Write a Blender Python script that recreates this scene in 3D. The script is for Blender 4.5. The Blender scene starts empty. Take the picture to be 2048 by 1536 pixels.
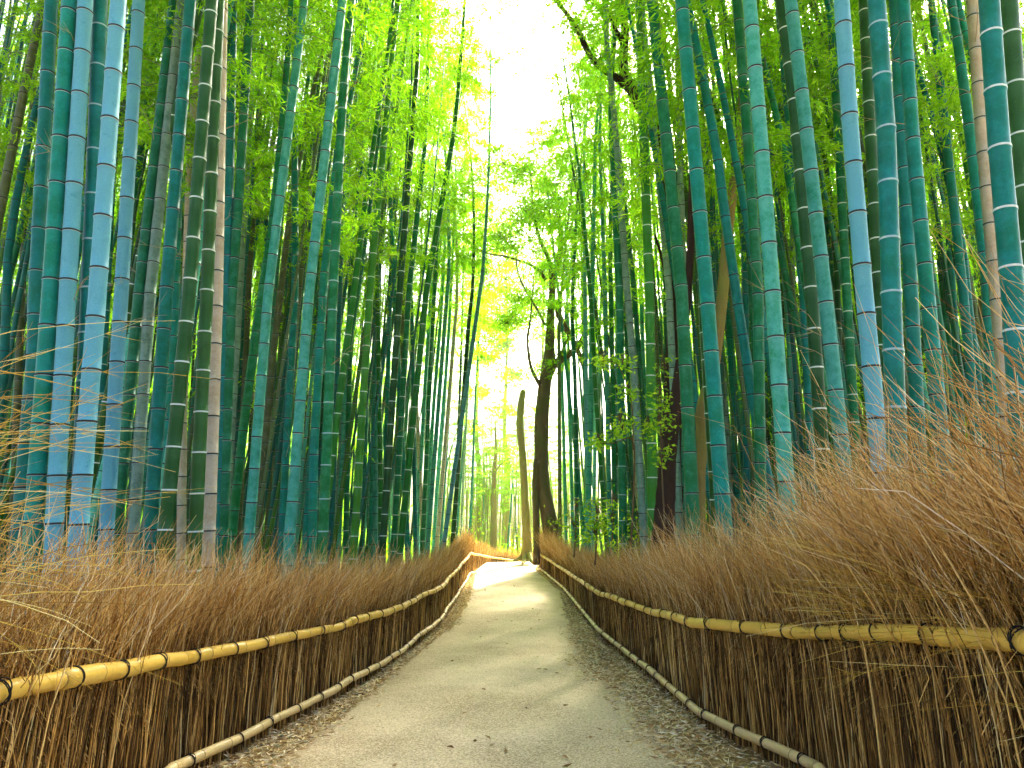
import bpy, math, random
import numpy as np
from mathutils import Vector, Matrix

random.seed(7); rng = np.random.default_rng(7)
sc = bpy.context.scene
COL = sc.collection
PI = math.pi

# ------------------------------------------------------------------ camera model
F = 1365.0; HY = 1040.0
PITCH = math.atan((HY - 768) / F)
CZ = 1.45
cP, sP = math.cos(PITCH), math.sin(PITCH)
def ray(x, y):
    u = (x - 1024) / F; v = (768 - y) / F
    return Vector((u, cP - sP * v, sP + cP * v))
def at(x, y, Y):
    """the point seen at photo pixel x, y that stands Y metres ahead"""
    d = ray(x, y); t = Y / d.y
    return Vector((d.x * t, Y, CZ + d.z * t))

# ground profile along the path: dips gently, rises to a crest, falls away beyond
GP = [(-30, 0.05), (0, 0), (3.6, 0), (5.5, -.08), (7.5, -.18), (10, -.26), (14, -.27), (18, -.2), (22, -.09), (25, -.05), (28, -.2), (34, -.75), (45, -1.4), (80, -2.2), (900, -2.2)]
GY = np.array([p[0] for p in GP]); GZ = np.array([p[1] for p in GP])
def G(Y): return float(np.interp(Y, GY, GZ))
def ground_at(x, y, up=0.0):
    d = ray(x, y)
    best = None
    Y = 1.0
    while Y < 60:
        z = CZ + d.z * (Y / d.y)
        if z <= G(Y) + up: return Vector((d.x * Y / d.y, Y, G(Y) + up))
        Y += 0.02
    return Vector((d.x * 30 / d.y, 30, G(30) + up))

# ------------------------------------------------------------------ object helpers
def mesh_np(name, V, Fq, mat=None, attrs=None, mats=None, midx=None, smooth=False, parent=None):
    """mesh from numpy arrays; Fq is (n,3) or (n,4) int array"""
    me = bpy.data.meshes.new(name)
    V = np.asarray(V, dtype=np.float32); Fq = np.asarray(Fq, dtype=np.int32)
    n, k = Fq.shape
    me.vertices.add(len(V)); me.vertices.foreach_set('co', V.ravel())
    me.loops.add(n * k); me.loops.foreach_set('vertex_index', Fq.ravel())
    me.polygons.add(n); me.polygons.foreach_set('loop_start', np.arange(0, n * k, k, dtype=np.int32))
    me.polygons.foreach_set('loop_total', np.full(n, k, dtype=np.int32))
    if smooth: me.polygons.foreach_set('use_smooth', np.ones(n, dtype=bool))
    if midx is not None: me.polygons.foreach_set('material_index', np.asarray(midx, dtype=np.int32))
    for m in (mats or ([mat] if mat else [])): me.materials.append(m)
    if attrs:
        for an, av in attrs.items():
            a = me.attributes.new(an, 'FLOAT', 'POINT'); a.data.foreach_set('value', np.asarray(av, dtype=np.float32))
    me.update(calc_edges=True)
    return me
def obj(name, me, parent=None, loc=None):
    o = bpy.data.objects.new(name, me); COL.objects.link(o)
    if parent is not None: o.parent = parent
    if loc is not None: o.location = loc
    return o
def empty(name, loc=(0, 0, 0)):
    o = bpy.data.objects.new(name, None); COL.objects.link(o); o.location = loc
    o.empty_display_size = .2
    return o
def tag(o, label=None, cat=None, group=None, kind=None):
    if label: o['label'] = label
    if cat: o['category'] = cat
    if group: o['group'] = group
    if kind: o['kind'] = kind
    return o

def tube(pts, rad, n=8, cap=True):
    """verts / quads of a tube along points; returns V, F"""
    pts = [Vector(p) for p in pts]
    V = []; Fq = []
    up = Vector((0, 0, 1))
    prev = None
    for i, p in enumerate(pts):
        t = (pts[min(i + 1, len(pts) - 1)] - pts[max(i - 1, 0)])
        t = t.normalized() if t.length > 1e-9 else Vector((0, 0, 1))
        if prev is None:
            a = t.cross(Vector((0, 1, 0)) if abs(t.y) < .9 else Vector((1, 0, 0))).normalized()
        else:
            a = (prev - t * prev.dot(t)).normalized()
        prev = a
        b = t.cross(a)
        for k in range(n):
            th = 2 * PI * k / n
            V.append(p + (a * math.cos(th) + b * math.sin(th)) * rad[i])
    for i in range(len(pts) - 1):
        for k in range(n):
            k2 = (k + 1) % n
            Fq.append((i * n + k, i * n + k2, (i + 1) * n + k2, (i + 1) * n + k))
    if cap:
        for e, i in ((0, 0), (1, len(pts) - 1)):
            c = len(V); V.append(pts[i])
            for k in range(n):
                k2 = (k + 1) % n
                Fq.append((i * n + k, i * n + k2, c, c) if e else (i * n + k2, i * n + k, c, c))
    return V, Fq
def clean_tube_mesh(name, parts, mat, smooth=True, mats=None, midx=None):
    """join several (V, F) tubes into one mesh (from_pydata, degenerate quads turned to tris)"""
    V = []; Fs = []
    for v, f in parts:
        o = len(V); V += [tuple(p) for p in v]
        for q in f:
            q = [i + o for i in q]
            Fs.append(q[:3] if q[2] == q[3] else q)
    me = bpy.data.meshes.new(name); me.from_pydata(V, [], Fs)
    for m in (mats or [mat]): me.materials.append(m)
    if smooth: me.polygons.foreach_set('use_smooth', [True] * len(me.polygons))
    me.update()
    return me

def smooth_path(pts, rad, sub=4):
    """Catmull-Rom resampling of a limb"""
    P = [Vector(p) for p in pts]; out = []; r = []
    for i in range(len(P) - 1):
        p0 = P[max(i - 1, 0)]; p1 = P[i]; p2 = P[i + 1]; p3 = P[min(i + 2, len(P) - 1)]
        for s in range(sub):
            t = s / sub
            out.append(.5 * ((2 * p1) + (p2 - p0) * t + (2 * p0 - 5 * p1 + 4 * p2 - p3) * t * t + (3 * p1 - p0 - 3 * p2 + p3) * t ** 3))
            r.append(rad[i] * (1 - t) + rad[i + 1] * t)
    out.append(P[-1]); r.append(rad[-1])
    return out, r

def prisms(P, R, n=3):
    """P: (N, S, 3) polylines, R: (N, S) radii -> verts, quads of 3-sided tubes (vectorised)"""
    N, S, _ = P.shape
    T = np.zeros_like(P); T[:, 1:-1] = P[:, 2:] - P[:, :-2]; T[:, 0] = P[:, 1] - P[:, 0]; T[:, -1] = P[:, -1] - P[:, -2]
    T /= np.linalg.norm(T, axis=2, keepdims=True) + 1e-9
    ref = rng.normal(size=(N, 1, 3)); A = np.cross(T, ref); A /= np.linalg.norm(A, axis=2, keepdims=True) + 1e-9
    B = np.cross(T, A)
    V = np.stack([P + (A * math.cos(2 * PI * k / n) + B * math.sin(2 * PI * k / n)) * R[..., None] for k in range(n)], axis=2)
    idx = np.arange(N * S * n).reshape(N, S, n)
    Fq = np.stack([np.stack([idx[:, :-1, k], idx[:, :-1, (k + 1) % n], idx[:, 1:, (k + 1) % n], idx[:, 1:, k]], axis=-1) for k in range(n)], axis=2)
    return V.reshape(-1, 3), Fq.reshape(-1, 4)

def leaf_quads(C, D, L, W, fold=0.0):
    """C (N,3) base points, D (N,3) direction, L length, W width -> diamond leaves"""
    N = len(C)
    D = D / (np.linalg.norm(D, axis=1, keepdims=True) + 1e-9)
    S = np.cross(D, rng.normal(size=(N, 3))); S /= np.linalg.norm(S, axis=1, keepdims=True) + 1e-9
    Nn = np.cross(D, S)
    L = L[:, None]; W = W[:, None]
    v0 = C; v1 = C + D * L * .38 + S * W * .5 + Nn * W * fold; v2 = C + D * L + Nn * L * (-.08); v3 = C + D * L * .38 - S * W * .5 + Nn * W * fold
    V = np.stack([v0, v1, v2, v3], axis=1).reshape(-1, 3)
    return V, np.arange(N * 4).reshape(N, 4)

# ------------------------------------------------------------------ materials
def newmat(name):
    m = bpy.data.materials.new(name); m.use_nodes = True
    nt = m.node_tree
    for n in list(nt.nodes): nt.nodes.remove(n)
    out = nt.nodes.new('ShaderNodeOutputMaterial')
    return m, nt, out
def N(nt, t, **kw):
    n = nt.nodes.new(t)
    for k, v in kw.items():
        if k.startswith('i_'):
            n.inputs[int(k[2:]) if k[2:].isdigit() else k[2:].replace('_', ' ')].default_value = v
        else: setattr(n, k, v)
    return n
def ramp(nt, stops, fac=None, interp='LINEAR'):
    r = nt.nodes.new('ShaderNodeValToRGB'); r.color_ramp.interpolation = interp
    e = r.color_ramp.elements
    while len(e) < len(stops): e.new(.5)
    for i, (p, c) in enumerate(stops):
        e[i].position = p; e[i].color = (*c, 1)
    if fac is not None: nt.links.new(fac, r.inputs[0])
    return r
def mix(nt, fac, a, b, bt='MIX'):
    m = nt.nodes.new('ShaderNodeMix'); m.data_type = 'RGBA'; m.blend_type = bt
    for s, v in ((0, fac), (6, a), (7, b)):
        if hasattr(v, 'links') or isinstance(v, bpy.types.NodeSocket): nt.links.new(v, m.inputs[s])
        elif s == 0: m.inputs[0].default_value = v
        else: m.inputs[s].default_value = (*v, 1)
    return m.outputs[2]
def bsdf(nt, out, col, rough=.6, spec=.3, bump=None):
    p = nt.nodes.new('ShaderNodeBsdfPrincipled')
    if isinstance(col, bpy.types.NodeSocket): nt.links.new(col, p.inputs['Base Color'])
    else: p.inputs['Base Color'].default_value = (*col, 1)
    if isinstance(rough, bpy.types.NodeSocket): nt.links.new(rough, p.inputs['Roughness'])
    else: p.inputs['Roughness'].default_value = rough
    p.inputs['Specular IOR Level'].default_value = spec
    if bump is not None: nt.links.new(bump, p.inputs['Normal'])
    nt.links.new(p.outputs[0], out.inputs[0])
    return p
def noise(nt, scale, detail=3, rough=.55, vec=None, dim='3D'):
    n = N(nt, 'ShaderNodeTexNoise'); n.inputs['Scale'].default_value = scale
    n.inputs['Detail'].default_value = detail; n.inputs['Roughness'].default_value = rough
    if vec is not None: nt.links.new(vec, n.inputs['Vector'])
    return n
def coords(nt, kind='Object', scale=(1, 1, 1)):
    tc = N(nt, 'ShaderNodeTexCoord'); mp = N(nt, 'ShaderNodeMapping')
    mp.inputs['Scale'].default_value = scale
    nt.links.new(tc.outputs[kind], mp.inputs[0])
    return mp.outputs[0]

def culm_mat(name, base, base2, bloom, amt, speck):
    m, nt, out = newmat(name)
    oi = N(nt, 'ShaderNodeObjectInfo')
    v = coords(nt, 'Object', (1, 1, 1)); vs = coords(nt, 'Object', (26, 26, 1.1))
    add = N(nt, 'ShaderNodeVectorMath', operation='ADD'); nt.links.new(v, add.inputs[0])
    sc_ = N(nt, 'ShaderNodeVectorMath', operation='SCALE'); nt.links.new(oi.outputs['Random'], sc_.inputs[3]); sc_.inputs[0].default_value = (37, 11, 53)
    nt.links.new(sc_.outputs[0], add.inputs[1]); v = add.outputs[0]
    streak = noise(nt, 1.0, 3, .6, vs)
    big = noise(nt, 2.2, 4, .6, v)
    blot = noise(nt, 9, 6, .78, v)
    fine = noise(nt, 120, 2, .6, v)
    c = mix(nt, ramp(nt, [(.35, (0, 0, 0)), (.65, (1, 1, 1))], big.outputs[0]).outputs[0], base, base2)
    c = mix(nt, ramp(nt, [(.3, (.25,) * 3), (.62, (0,) * 3)], streak.outputs[0]).outputs[0], c, tuple(x * .55 for x in base))
    mk = ramp(nt, [(max(0, .62 - amt * .5), (0, 0, 0)), (min(1, .80 - amt * .45), (1, 1, 1))], blot.outputs[0])
    mul = N(nt, 'ShaderNodeMath', operation='MULTIPLY'); nt.links.new(mk.outputs[0], mul.inputs[0]); mul.inputs[1].default_value = .5 + .4 * amt
    c = mix(nt, mul.outputs[0], c, bloom)
    pa = N(nt, 'ShaderNodeAttribute', attribute_name='powder')
    pm = N(nt, 'ShaderNodeMath', operation='MULTIPLY'); nt.links.new(pa.outputs['Fac'], pm.inputs[0])
    pr = ramp(nt, [(.3, (.15,) * 3), (.7, (.75,) * 3)], blot.outputs[0]); nt.links.new(pr.outputs[0], pm.inputs[1])
    c = mix(nt, pm.outputs[0], c, tuple(min(1, x * .9 + .005) for x in bloom))
    sp = ramp(nt, [(.50, (0, 0, 0)), (.75, (speck,) * 3)], fine.outputs[0])
    c = mix(nt, sp.outputs[0], c, tuple(min(1, x * 1.2 + .008) for x in bloom))
    hs = N(nt, 'ShaderNodeHueSaturation')
    mr = N(nt, 'ShaderNodeMapRange'); nt.links.new(oi.outputs['Random'], mr.inputs[0]); mr.inputs[3].default_value = .78; mr.inputs[4].default_value = 1.18
    nt.links.new(mr.outputs[0], hs.inputs['Value'])
    mr2 = N(nt, 'ShaderNodeMapRange'); nt.links.new(oi.outputs['Random'], mr2.inputs[0]); mr2.inputs[3].default_value = .515; mr2.inputs[4].default_value = .485
    nt.links.new(mr2.outputs[0], hs.inputs['Hue'])
    nt.links.new(c, hs.inputs['Color'])
    bp = N(nt, 'ShaderNodeBump'); bp.inputs['Strength'].default_value = .12; bp.inputs['Distance'].default_value = .004
    nt.links.new(streak.outputs[0], bp.inputs['Height'])
    bsdf(nt, out, hs.outputs[0], (.40 + .2 * amt), .17, bp.outputs[0])
    return m
CM = {
    'B': culm_mat('culm_pale_blue', (.022, .21, .27), (.008, .18, .15), (.115, .37, .45), .8, .6),
    'T': culm_mat('culm_teal', (.001, .17, .14), (.001, .16, .075), (.008, .27, .24), .3, .2),
    'L': culm_mat('culm_light_teal', (.010, .27, .17), (.008, .24, .10), (.09, .42, .34), .5, .4),
    'G': culm_mat('culm_green', (.002, .13, .024), (.002, .15, .050), (.03, .26, .14), .3, .22),
    'D': culm_mat('culm_dark_green', (.012, .075, .008), (.014, .095, .016), (.05, .16, .06), .1, .12),
    'V': culm_mat('culm_bright_green', (.02, .18, .008), (.025, .21, .015), (.06, .28, .08), .1, .1),
    'Y': culm_mat('culm_grey_green', (.05, .15, .085), (.07, .18, .11), (.22, .36, .28), .55, .5),
    'N': culm_mat('culm_tan', (.50, .42, .27), (.42, .33, .19), (.6, .54, .42), .45, .5),
    'O': culm_mat('culm_olive', (.07, .105, .03), (.09, .11, .035), (.18, .20, .10), .3, .3),
    'W': culm_mat('culm_sunlit_yellow', (.42, .40, .10), (.34, .38, .11), (.5, .5, .3), .3, .2),  # yellow base colour stands in for sunlight on the far stand
}
def plain(name, col, rough=.8, var=.0, spec=.2):
    m, nt, out = newmat(name)
    if var:
        nn = noise(nt, 14, 3, .6, coords(nt))
        c = mix(nt, nn.outputs[0], tuple(x * (1 - var) for x in col), tuple(min(1, x * (1 + var)) for x in col))
    else: c = col
    bsdf(nt, out, c, rough, spec); return m
RING_D = plain('node_dark', (.035, .03, .02), .8, .4)
RING_W = plain('node_white', (.55, .66, .60), .75, .25)
RING_P = plain('node_powder', (.30, .46, .46), .8, .25)

def leaf_mat(name, c1, c2, c3, trans=.5):
    m, nt, out = newmat(name)
    a = N(nt, 'ShaderNodeAttribute', attribute_name='rnd')
    oi = N(nt, 'ShaderNodeObjectInfo')
    r = ramp(nt, [(0, c1), (.5, c2), (1, c3)], a.outputs['Fac'])
    hs = N(nt, 'ShaderNodeHueSaturation')
    mr = N(nt, 'ShaderNodeMapRange'); nt.links.new(oi.outputs['Random'], mr.inputs[0]); mr.inputs[3].default_value = .8; mr.inputs[4].default_value = 1.2
    nt.links.new(mr.outputs[0], hs.inputs['Value']); nt.links.new(r.outputs[0], hs.inputs['Color'])
    d = N(nt, 'ShaderNodeBsdfDiffuse'); t = N(nt, 'ShaderNodeBsdfTranslucent')
    nt.links.new(hs.outputs[0], d.inputs[0])
    tc = mix(nt, 1.0, hs.outputs[0], (1.65, 1.65, .42), 'MULTIPLY')
    nt.links.new(tc, t.inputs[0])
    ms = N(nt, 'ShaderNodeMixShader'); ms.inputs[0].default_value = trans
    nt.links.new(d.outputs[0], ms.inputs[1]); nt.links.new(t.outputs[0], ms.inputs[2])
    nt.links.new(ms.outputs[0], out.inputs[0])
    return m
LEAF = leaf_mat('bamboo_leaf', (.13, .34, .012), (.21, .47, .018), (.34, .56, .03), .6)
BLEAF = leaf_mat('broad_leaf', (.10, .26, .03), (.22, .42, .03), (.40, .55, .05), .55)
TWIGM = plain('branch_twig', (.16, .15, .07), .8, .3)

def bark_mat(name, a, b, moss):
    m, nt, out = newmat(name)
    v = coords(nt, 'Object', (3, 3, .8))
    n1 = noise(nt, 5, 6, .7, v); n2 = noise(nt, 1.6, 3, .5, coords(nt))
    c = mix(nt, n1.outputs[0], a, b)
    c = mix(nt, ramp(nt, [(.45, (0,) * 3), (.65, (.8,) * 3)], n2.outputs[0]).outputs[0], c, moss)
    bp = N(nt, 'ShaderNodeBump'); bp.inputs['Strength'].default_value = .8; bp.inputs['Distance'].default_value = .03
    nt.links.new(n1.outputs[0], bp.inputs['Height'])
    bsdf(nt, out, c, .9, .15, bp.outputs[0]); return m
BARK = bark_mat('bark_brown', (.065, .045, .025), (.19, .135, .065), (.10, .10, .03))
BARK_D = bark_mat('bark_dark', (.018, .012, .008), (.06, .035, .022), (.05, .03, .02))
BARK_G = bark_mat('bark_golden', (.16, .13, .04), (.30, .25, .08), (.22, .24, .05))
BARK_P = bark_mat('bark_pale', (.16, .13, .08), (.30, .26, .17), (.14, .09, .05))

def brush_mat():
    m, nt, out = newmat('brushwood')
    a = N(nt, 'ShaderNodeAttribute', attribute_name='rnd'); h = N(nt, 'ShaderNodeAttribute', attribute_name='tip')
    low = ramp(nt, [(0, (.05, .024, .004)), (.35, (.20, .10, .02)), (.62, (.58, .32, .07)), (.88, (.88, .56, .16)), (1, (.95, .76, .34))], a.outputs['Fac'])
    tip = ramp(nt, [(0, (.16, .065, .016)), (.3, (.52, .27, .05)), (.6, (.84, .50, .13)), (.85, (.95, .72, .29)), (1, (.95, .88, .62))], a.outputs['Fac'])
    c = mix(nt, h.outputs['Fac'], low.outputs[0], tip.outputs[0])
    nn = noise(nt, 60, 2, .6, coords(nt))
    c = mix(nt, .35, c, ramp(nt, [(.3, (.4,) * 3), (.7, (1,) * 3)], nn.outputs[0]).outputs[0], 'MULTIPLY')
    bsdf(nt, out, c, .75, .25); return m
BRUSH = brush_mat()
def yellow_brush():
    m, nt, out = newmat('brush_golden')
    a = N(nt, 'ShaderNodeAttribute', attribute_name='rnd')
    c = ramp(nt, [(0, (.30, .15, .02)), (.4, (.62, .38, .04)), (.8, (.85, .62, .11)), (1, (.92, .80, .34))], a.outputs['Fac'])
    bsdf(nt, out, c.outputs[0], .7, .25); return m
BRUSH_Y = yellow_brush()

def rail_mat(name, c1, c2):
    m, nt, out = newmat(name)
    n1 = noise(nt, 6, 4, .6, coords(nt)); n2 = noise(nt, 60, 3, .7, coords(nt))
    c = mix(nt, n1.outputs[0], c1, c2)
    c = mix(nt, ramp(nt, [(.55, (0,) * 3), (.75, (.55,) * 3)], n2.outputs[0]).outputs[0], c, (.30, .20, .06))
    bsdf(nt, out, c, .38, .35); return m
RAIL = rail_mat('rail_bamboo', (.62, .37, .035), (.82, .54, .10))
RAIL_B = rail_mat('rail_bamboo_weathered', (.58, .42, .16), (.76, .57, .26))
RAIL_NODE = plain('rail_node', (.20, .12, .05), .8, .4)
CORD = plain('black_cord', (.012, .010, .009), .7)

def path_mat():
    m, nt, out = newmat('path_surface')
    v = coords(nt)
    g1 = noise(nt, 120, 2, .7, v); g2 = noise(nt, 60, 3, .7, v); b = noise(nt, .9, 5, .6, v)
    vo = N(nt, 'ShaderNodeTexVoronoi'); vo.inputs['Scale'].default_value = 110; nt.links.new(v, vo.inputs['Vector'])
    c = mix(nt, ramp(nt, [(.38, (0,) * 3), (.60, (1,) * 3)], b.outputs[0]).outputs[0], (.34, .235, .11), (.58, .445, .265))
    c = mix(nt, ramp(nt, [(.3, (0,) * 3), (.7, (1,) * 3)], vo.outputs['Color']).outputs[0], c, mix(nt, .6, c, (.90, .75, .50)))
    c = mix(nt, ramp(nt, [(.52, (0,) * 3), (.66, (.75,) * 3)], g2.outputs[0]).outputs[0], c, (.13, .075, .035))
    c = mix(nt, ramp(nt, [(.58, (0,) * 3), (.72, (.8,) * 3)], g1.outputs[0]).outputs[0], c, (.82, .74, .60))
    bp = N(nt, 'ShaderNodeBump'); bp.inputs['Strength'].default_value = .6; bp.inputs['Distance'].default_value = .006
    nt.links.new(g2.outputs[0], bp.inputs['Height'])
    bsdf(nt, out, c, .85, .2, bp.outputs[0]); return m
PATHM = path_mat()
def ground_mat():
    m, nt, out = newmat('leaf_litter_soil')
    v = coords(nt)
    n1 = noise(nt, 30, 5, .7, v); n2 = noise(nt, 1.3, 3, .5, v)
    c = ramp(nt, [(.3, (.14, .085, .03)), (.5, (.38, .26, .10)), (.68, (.64, .49, .25))], n1.outputs[0]).outputs[0]
    c = mix(nt, ramp(nt, [(.4, (0,) * 3), (.7, (.5,) * 3)], n2.outputs[0]).outputs[0], c, (.09, .07, .03))
    bp = N(nt, 'ShaderNodeBump'); bp.inputs['Strength'].default_value = .8; bp.inputs['Distance'].default_value = .02
    nt.links.new(n1.outputs[0], bp.inputs['Height'])
    bsdf(nt, out, c, .95, .1, bp.outputs[0]); return m
GROUNDM = ground_mat()
def litter_mat():
    m, nt, out = newmat('dry_leaf')
    a = N(nt, 'ShaderNodeAttribute', attribute_name='rnd')
    c = ramp(nt, [(0, (.10, .045, .018)), (.02, (.26, .14, .05)), (.25, (.55, .36, .12)), (.6, (.85, .68, .34)), (.95, (.95, .86, .58)), (1, (.12, .30, .18))], a.outputs['Fac'])
    bsdf(nt, out, c.outputs[0], .8, .2); return m
LITTER = litter_mat()

# ------------------------------------------------------------------ ground and path
ys = np.concatenate([[-40, -30, -10, -4], np.arange(-2, 60, .5), [65, 80, 110, 140]])
xs = np.concatenate([[-130, -90, -60, -30], np.arange(-16, 16.1, 1.0), [30, 60, 90, 130]])
V = []; Fq = []
for y in ys:
    for x in xs:
        b = 0.0 if abs(x) < 2.2 else .10 * math.sin(x * .9 + y * .6) * min(1, (abs(x) - 2.2))
        V.append((x, y, G(y) + b))
nx = len(xs)
for j in range(len(ys) - 1):
    for i in range(nx - 1):
        Fq.append((j * nx + i, j * nx + i + 1, (j + 1) * nx + i + 1, (j + 1) * nx + i))
tag(obj('ground', mesh_np('ground', V, Fq, GROUNDM, smooth=True)), kind='structure')

def edge(px, tail):
    e = [(p.y, p.x) for p in (ground_at(x, y, .004) for x, y in px)]
    return [(-30, e[0][1]), (1, e[0][1])] + e + tail
PL = edge([(565, 1510), (600, 1491), (756, 1370), (850, 1292), (900, 1253), (935, 1198), (947, 1150)], [(25, -1.2), (27, -1.0), (30, -.2), (40, 4)])
PR = edge([(1381, 1536), (1315, 1460), (1233, 1374), (1178, 1331), (1155, 1269), (1123, 1183), (1072, 1140)], [(25, 1.1), (27, 1.9), (30, 3), (40, 8)])
print('PL', PL); print('PR', PR)
V = []; Fq = []
yy = np.arange(-8, 40, .12)
for j, y in enumerate(yy):
    l = np.interp(y, *zip(*PL)) + .02 * math.sin(y * 2.1) + random.uniform(-.022, .022)
    r = np.interp(y, *zip(*PR)) + .02 * math.sin(y * 2.3 + 1) + random.uniform(-.022, .022)
    for k, t in enumerate((0, .012, .1, .3, .5, .7, .9, .988, 1)):
        x = l * (1 - t) + r * t
        V.append((x, y, G(y) + .005 + .018 * math.sin(PI * t) - (.012 if k in (0, 8) else 0)))
for j in range(len(yy) - 1):
    for k in range(8):
        Fq.append((j * 9 + k, j * 9 + k + 1, (j + 1) * 9 + k + 1, (j + 1) * 9 + k))
tag(obj('path', mesh_np('path', V, Fq, PATHM, smooth=True)), kind='structure')

# ------------------------------------------------------------------ fences
def solve_fence(tab, near):
    """tab: (pixel x, y of top rail, y of bottom rail) -> list of (X, Y, zb, zt)"""
    out = []
    for x, yt, yb in tab:
        b = ground_at(x, yb, .13)
        t = at(x, yt, b.y)
        out.append((b.x, b.y, b.z, t.z))
    return near + out
FL = solve_fence([(340, 1318, 1536), (480, 1288, 1470), (660, 1256, 1384), (800, 1212, 1302), (880, 1173, 1237), (920, 1130, 1179), (940, 1107, 1146)], [])
FR = solve_fence([(1640, 1263, 1536), (1400, 1246, 1422), (1300, 1219, 1338), (1200, 1185, 1261), (1130, 1140, 1177), (1075, 1104, 1132)], [])
p = at(0, 1381, 2.42); q = at(2048, 1283, 2.22); q2 = at(1850, 1270, 2.75)
FL = [(-2.15, -4.0, .15, .75), (-2.0, 0, .13, .76), (p.x, p.y, .13, p.z)] + FL
FR = [(1.95, -4.0, .15, 1.0), (1.80, 0, .14, 1.03), (q.x, q.y, .14, q.z), (q2.x, q2.y, .13, q2.z)] + FR
print('FL', [tuple(round(c, 2) for c in t) for t in FL]); print('FR', [tuple(round(c, 2) for c in t) for t in FR])
def fence_x(side, Y):
    t = FL if side < 0 else FR
    return float(np.interp(Y, [a[1] for a in t], [a[0] for a in t]))

def polyline_sampler(P):
    P = np.array(P, dtype=float); seg = np.linalg.norm(np.diff(P[:, :2], axis=0), axis=1); S = np.concatenate([[0], np.cumsum(seg)])
    def f(s):
        s = np.asarray(s)
        pts = np.stack([np.interp(s, S, P[:, k]) for k in range(P.shape[1])], axis=-1)
        a = np.stack([np.interp(s + .05, S, P[:, k]) - np.interp(s - .05, S, P[:, k]) for k in range(2)], axis=-1)
        a /= np.linalg.norm(a, axis=-1, keepdims=True) + 1e-9
        return pts, a
    return f, S[-1]

def make_rail(f, L, zi, r0, r1, s0, s1, mat, off, seed, wav, sect=3.6):
    """bamboo pole run: nodes, tapering sections; returns mesh (materials: pole, node), centre function"""
    rr = random.Random(seed)
    pts = []; rad = []; mi = []
    s = s0; secstart = s0
    ph = rr.uniform(0, 6)
    def centre(s):
        p, a = f(s)
        w = wav * (math.sin(s * 1.9 + ph) + .6 * math.sin(s * 4.1 + ph * 2) + .4 * math.sin(s * 8.3)) * min(1.6, .3 + s / 9)
        n = (-a[1], a[0])
        return Vector((p[0] + n[0] * (off + w * .4), p[1] + n[1] * (off + w * .4), p[zi] + w * .6))
    seglen = sect * rr.uniform(.8, 1.2)
    while s < s1:
        t = (s - secstart) / seglen
        r = r0 + (r1 - r0) * t
        inter = rr.uniform(.22, .38)
        for ds, k, m in ((0, 1.0, 0), (inter * .4, .97, 0), (inter - .012, .985, 0), (inter - .004, 1.05, 1), (inter + .002, 1.05, 1)):
            if ds and s + ds > s1: continue
            pts.append(centre(s + ds)); rad.append(r * k); mi.append(m)
        s += inter + .008
        if (s - secstart) > seglen:
            pts.append(centre(s)); rad.append(r * 1.0); mi.append(1)
            pts.append(centre(s + .004)); rad.append(r * .75); mi.append(0)
            secstart = s; seglen = sect * rr.uniform(.8, 1.2)
    V, Fs = tube(pts, rad, 12)
    me = clean_tube_mesh('rail', [(V, Fs)], mat, mats=[mat, RAIL_NODE])
    idx = [0] * len(me.polygons)
    for i in range(len(pts) - 1):
        for k in range(12):
            if mi[i] == 1 and mi[i + 1] == 1: idx[i * 12 + k] = 1
    me.polygons.foreach_set('material_index', idx)
    return me, centre

def tie_mesh(style, r):
    """black cord lashing round a rail along local X, radius r"""
    parts = []
    def loop(tilt, dx, rr=1.0):
        pts = []
        for k in range(19):
            a = 2 * PI * k / 18
            pts.append(Vector((dx + tilt * math.sin(a) * r, math.cos(a) * (r * 1.09), math.sin(a) * (r * 1.09) * rr)))
        return tube(pts, [.0024] * len(pts), 5, False)
    if style == 0: parts += [loop(.28, 0), loop(.34, .007), loop(-.45, .002)]
    elif style == 1: parts += [loop(.15, 0), loop(.18, .008)]
    else: parts += [loop(.75, 0), loop(-.75, 0), loop(.7, .007)]
    if style != 1:
        for a, b in (((.0, -1.15, .1), (.035, -1.25, -.9)), ((0, -1.15, .1), (-.05, -1.3, -.5)), ((0, -1.1, .1), (-.04, -.9, .9))):
            A = Vector((a[0], a[1] * r, a[2] * r)); B = Vector((b[0], b[1] * r, b[2] * r))
            parts.append(tube([A, (A + B) / 2 + Vector((0, -.006, .004)), B], [.0032, .0028, .0018], 5))
        k = []
        for j in range(6):
            a = j / 5 * PI
            k.append((Vector((-.010 + .020 * j / 5, -1.16 * r, .1 * r))))
        parts.append(tube(k, [.002, .006, .0075, .0075, .006, .002], 7))
    return clean_tube_mesh('lashing', parts, CORD)
TIES = {}
def get_tie(style, r):
    key = (style, round(r, 3))
    if key not in TIES: TIES[key] = tie_mesh(style, round(r, 3))
    return TIES[key]

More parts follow.
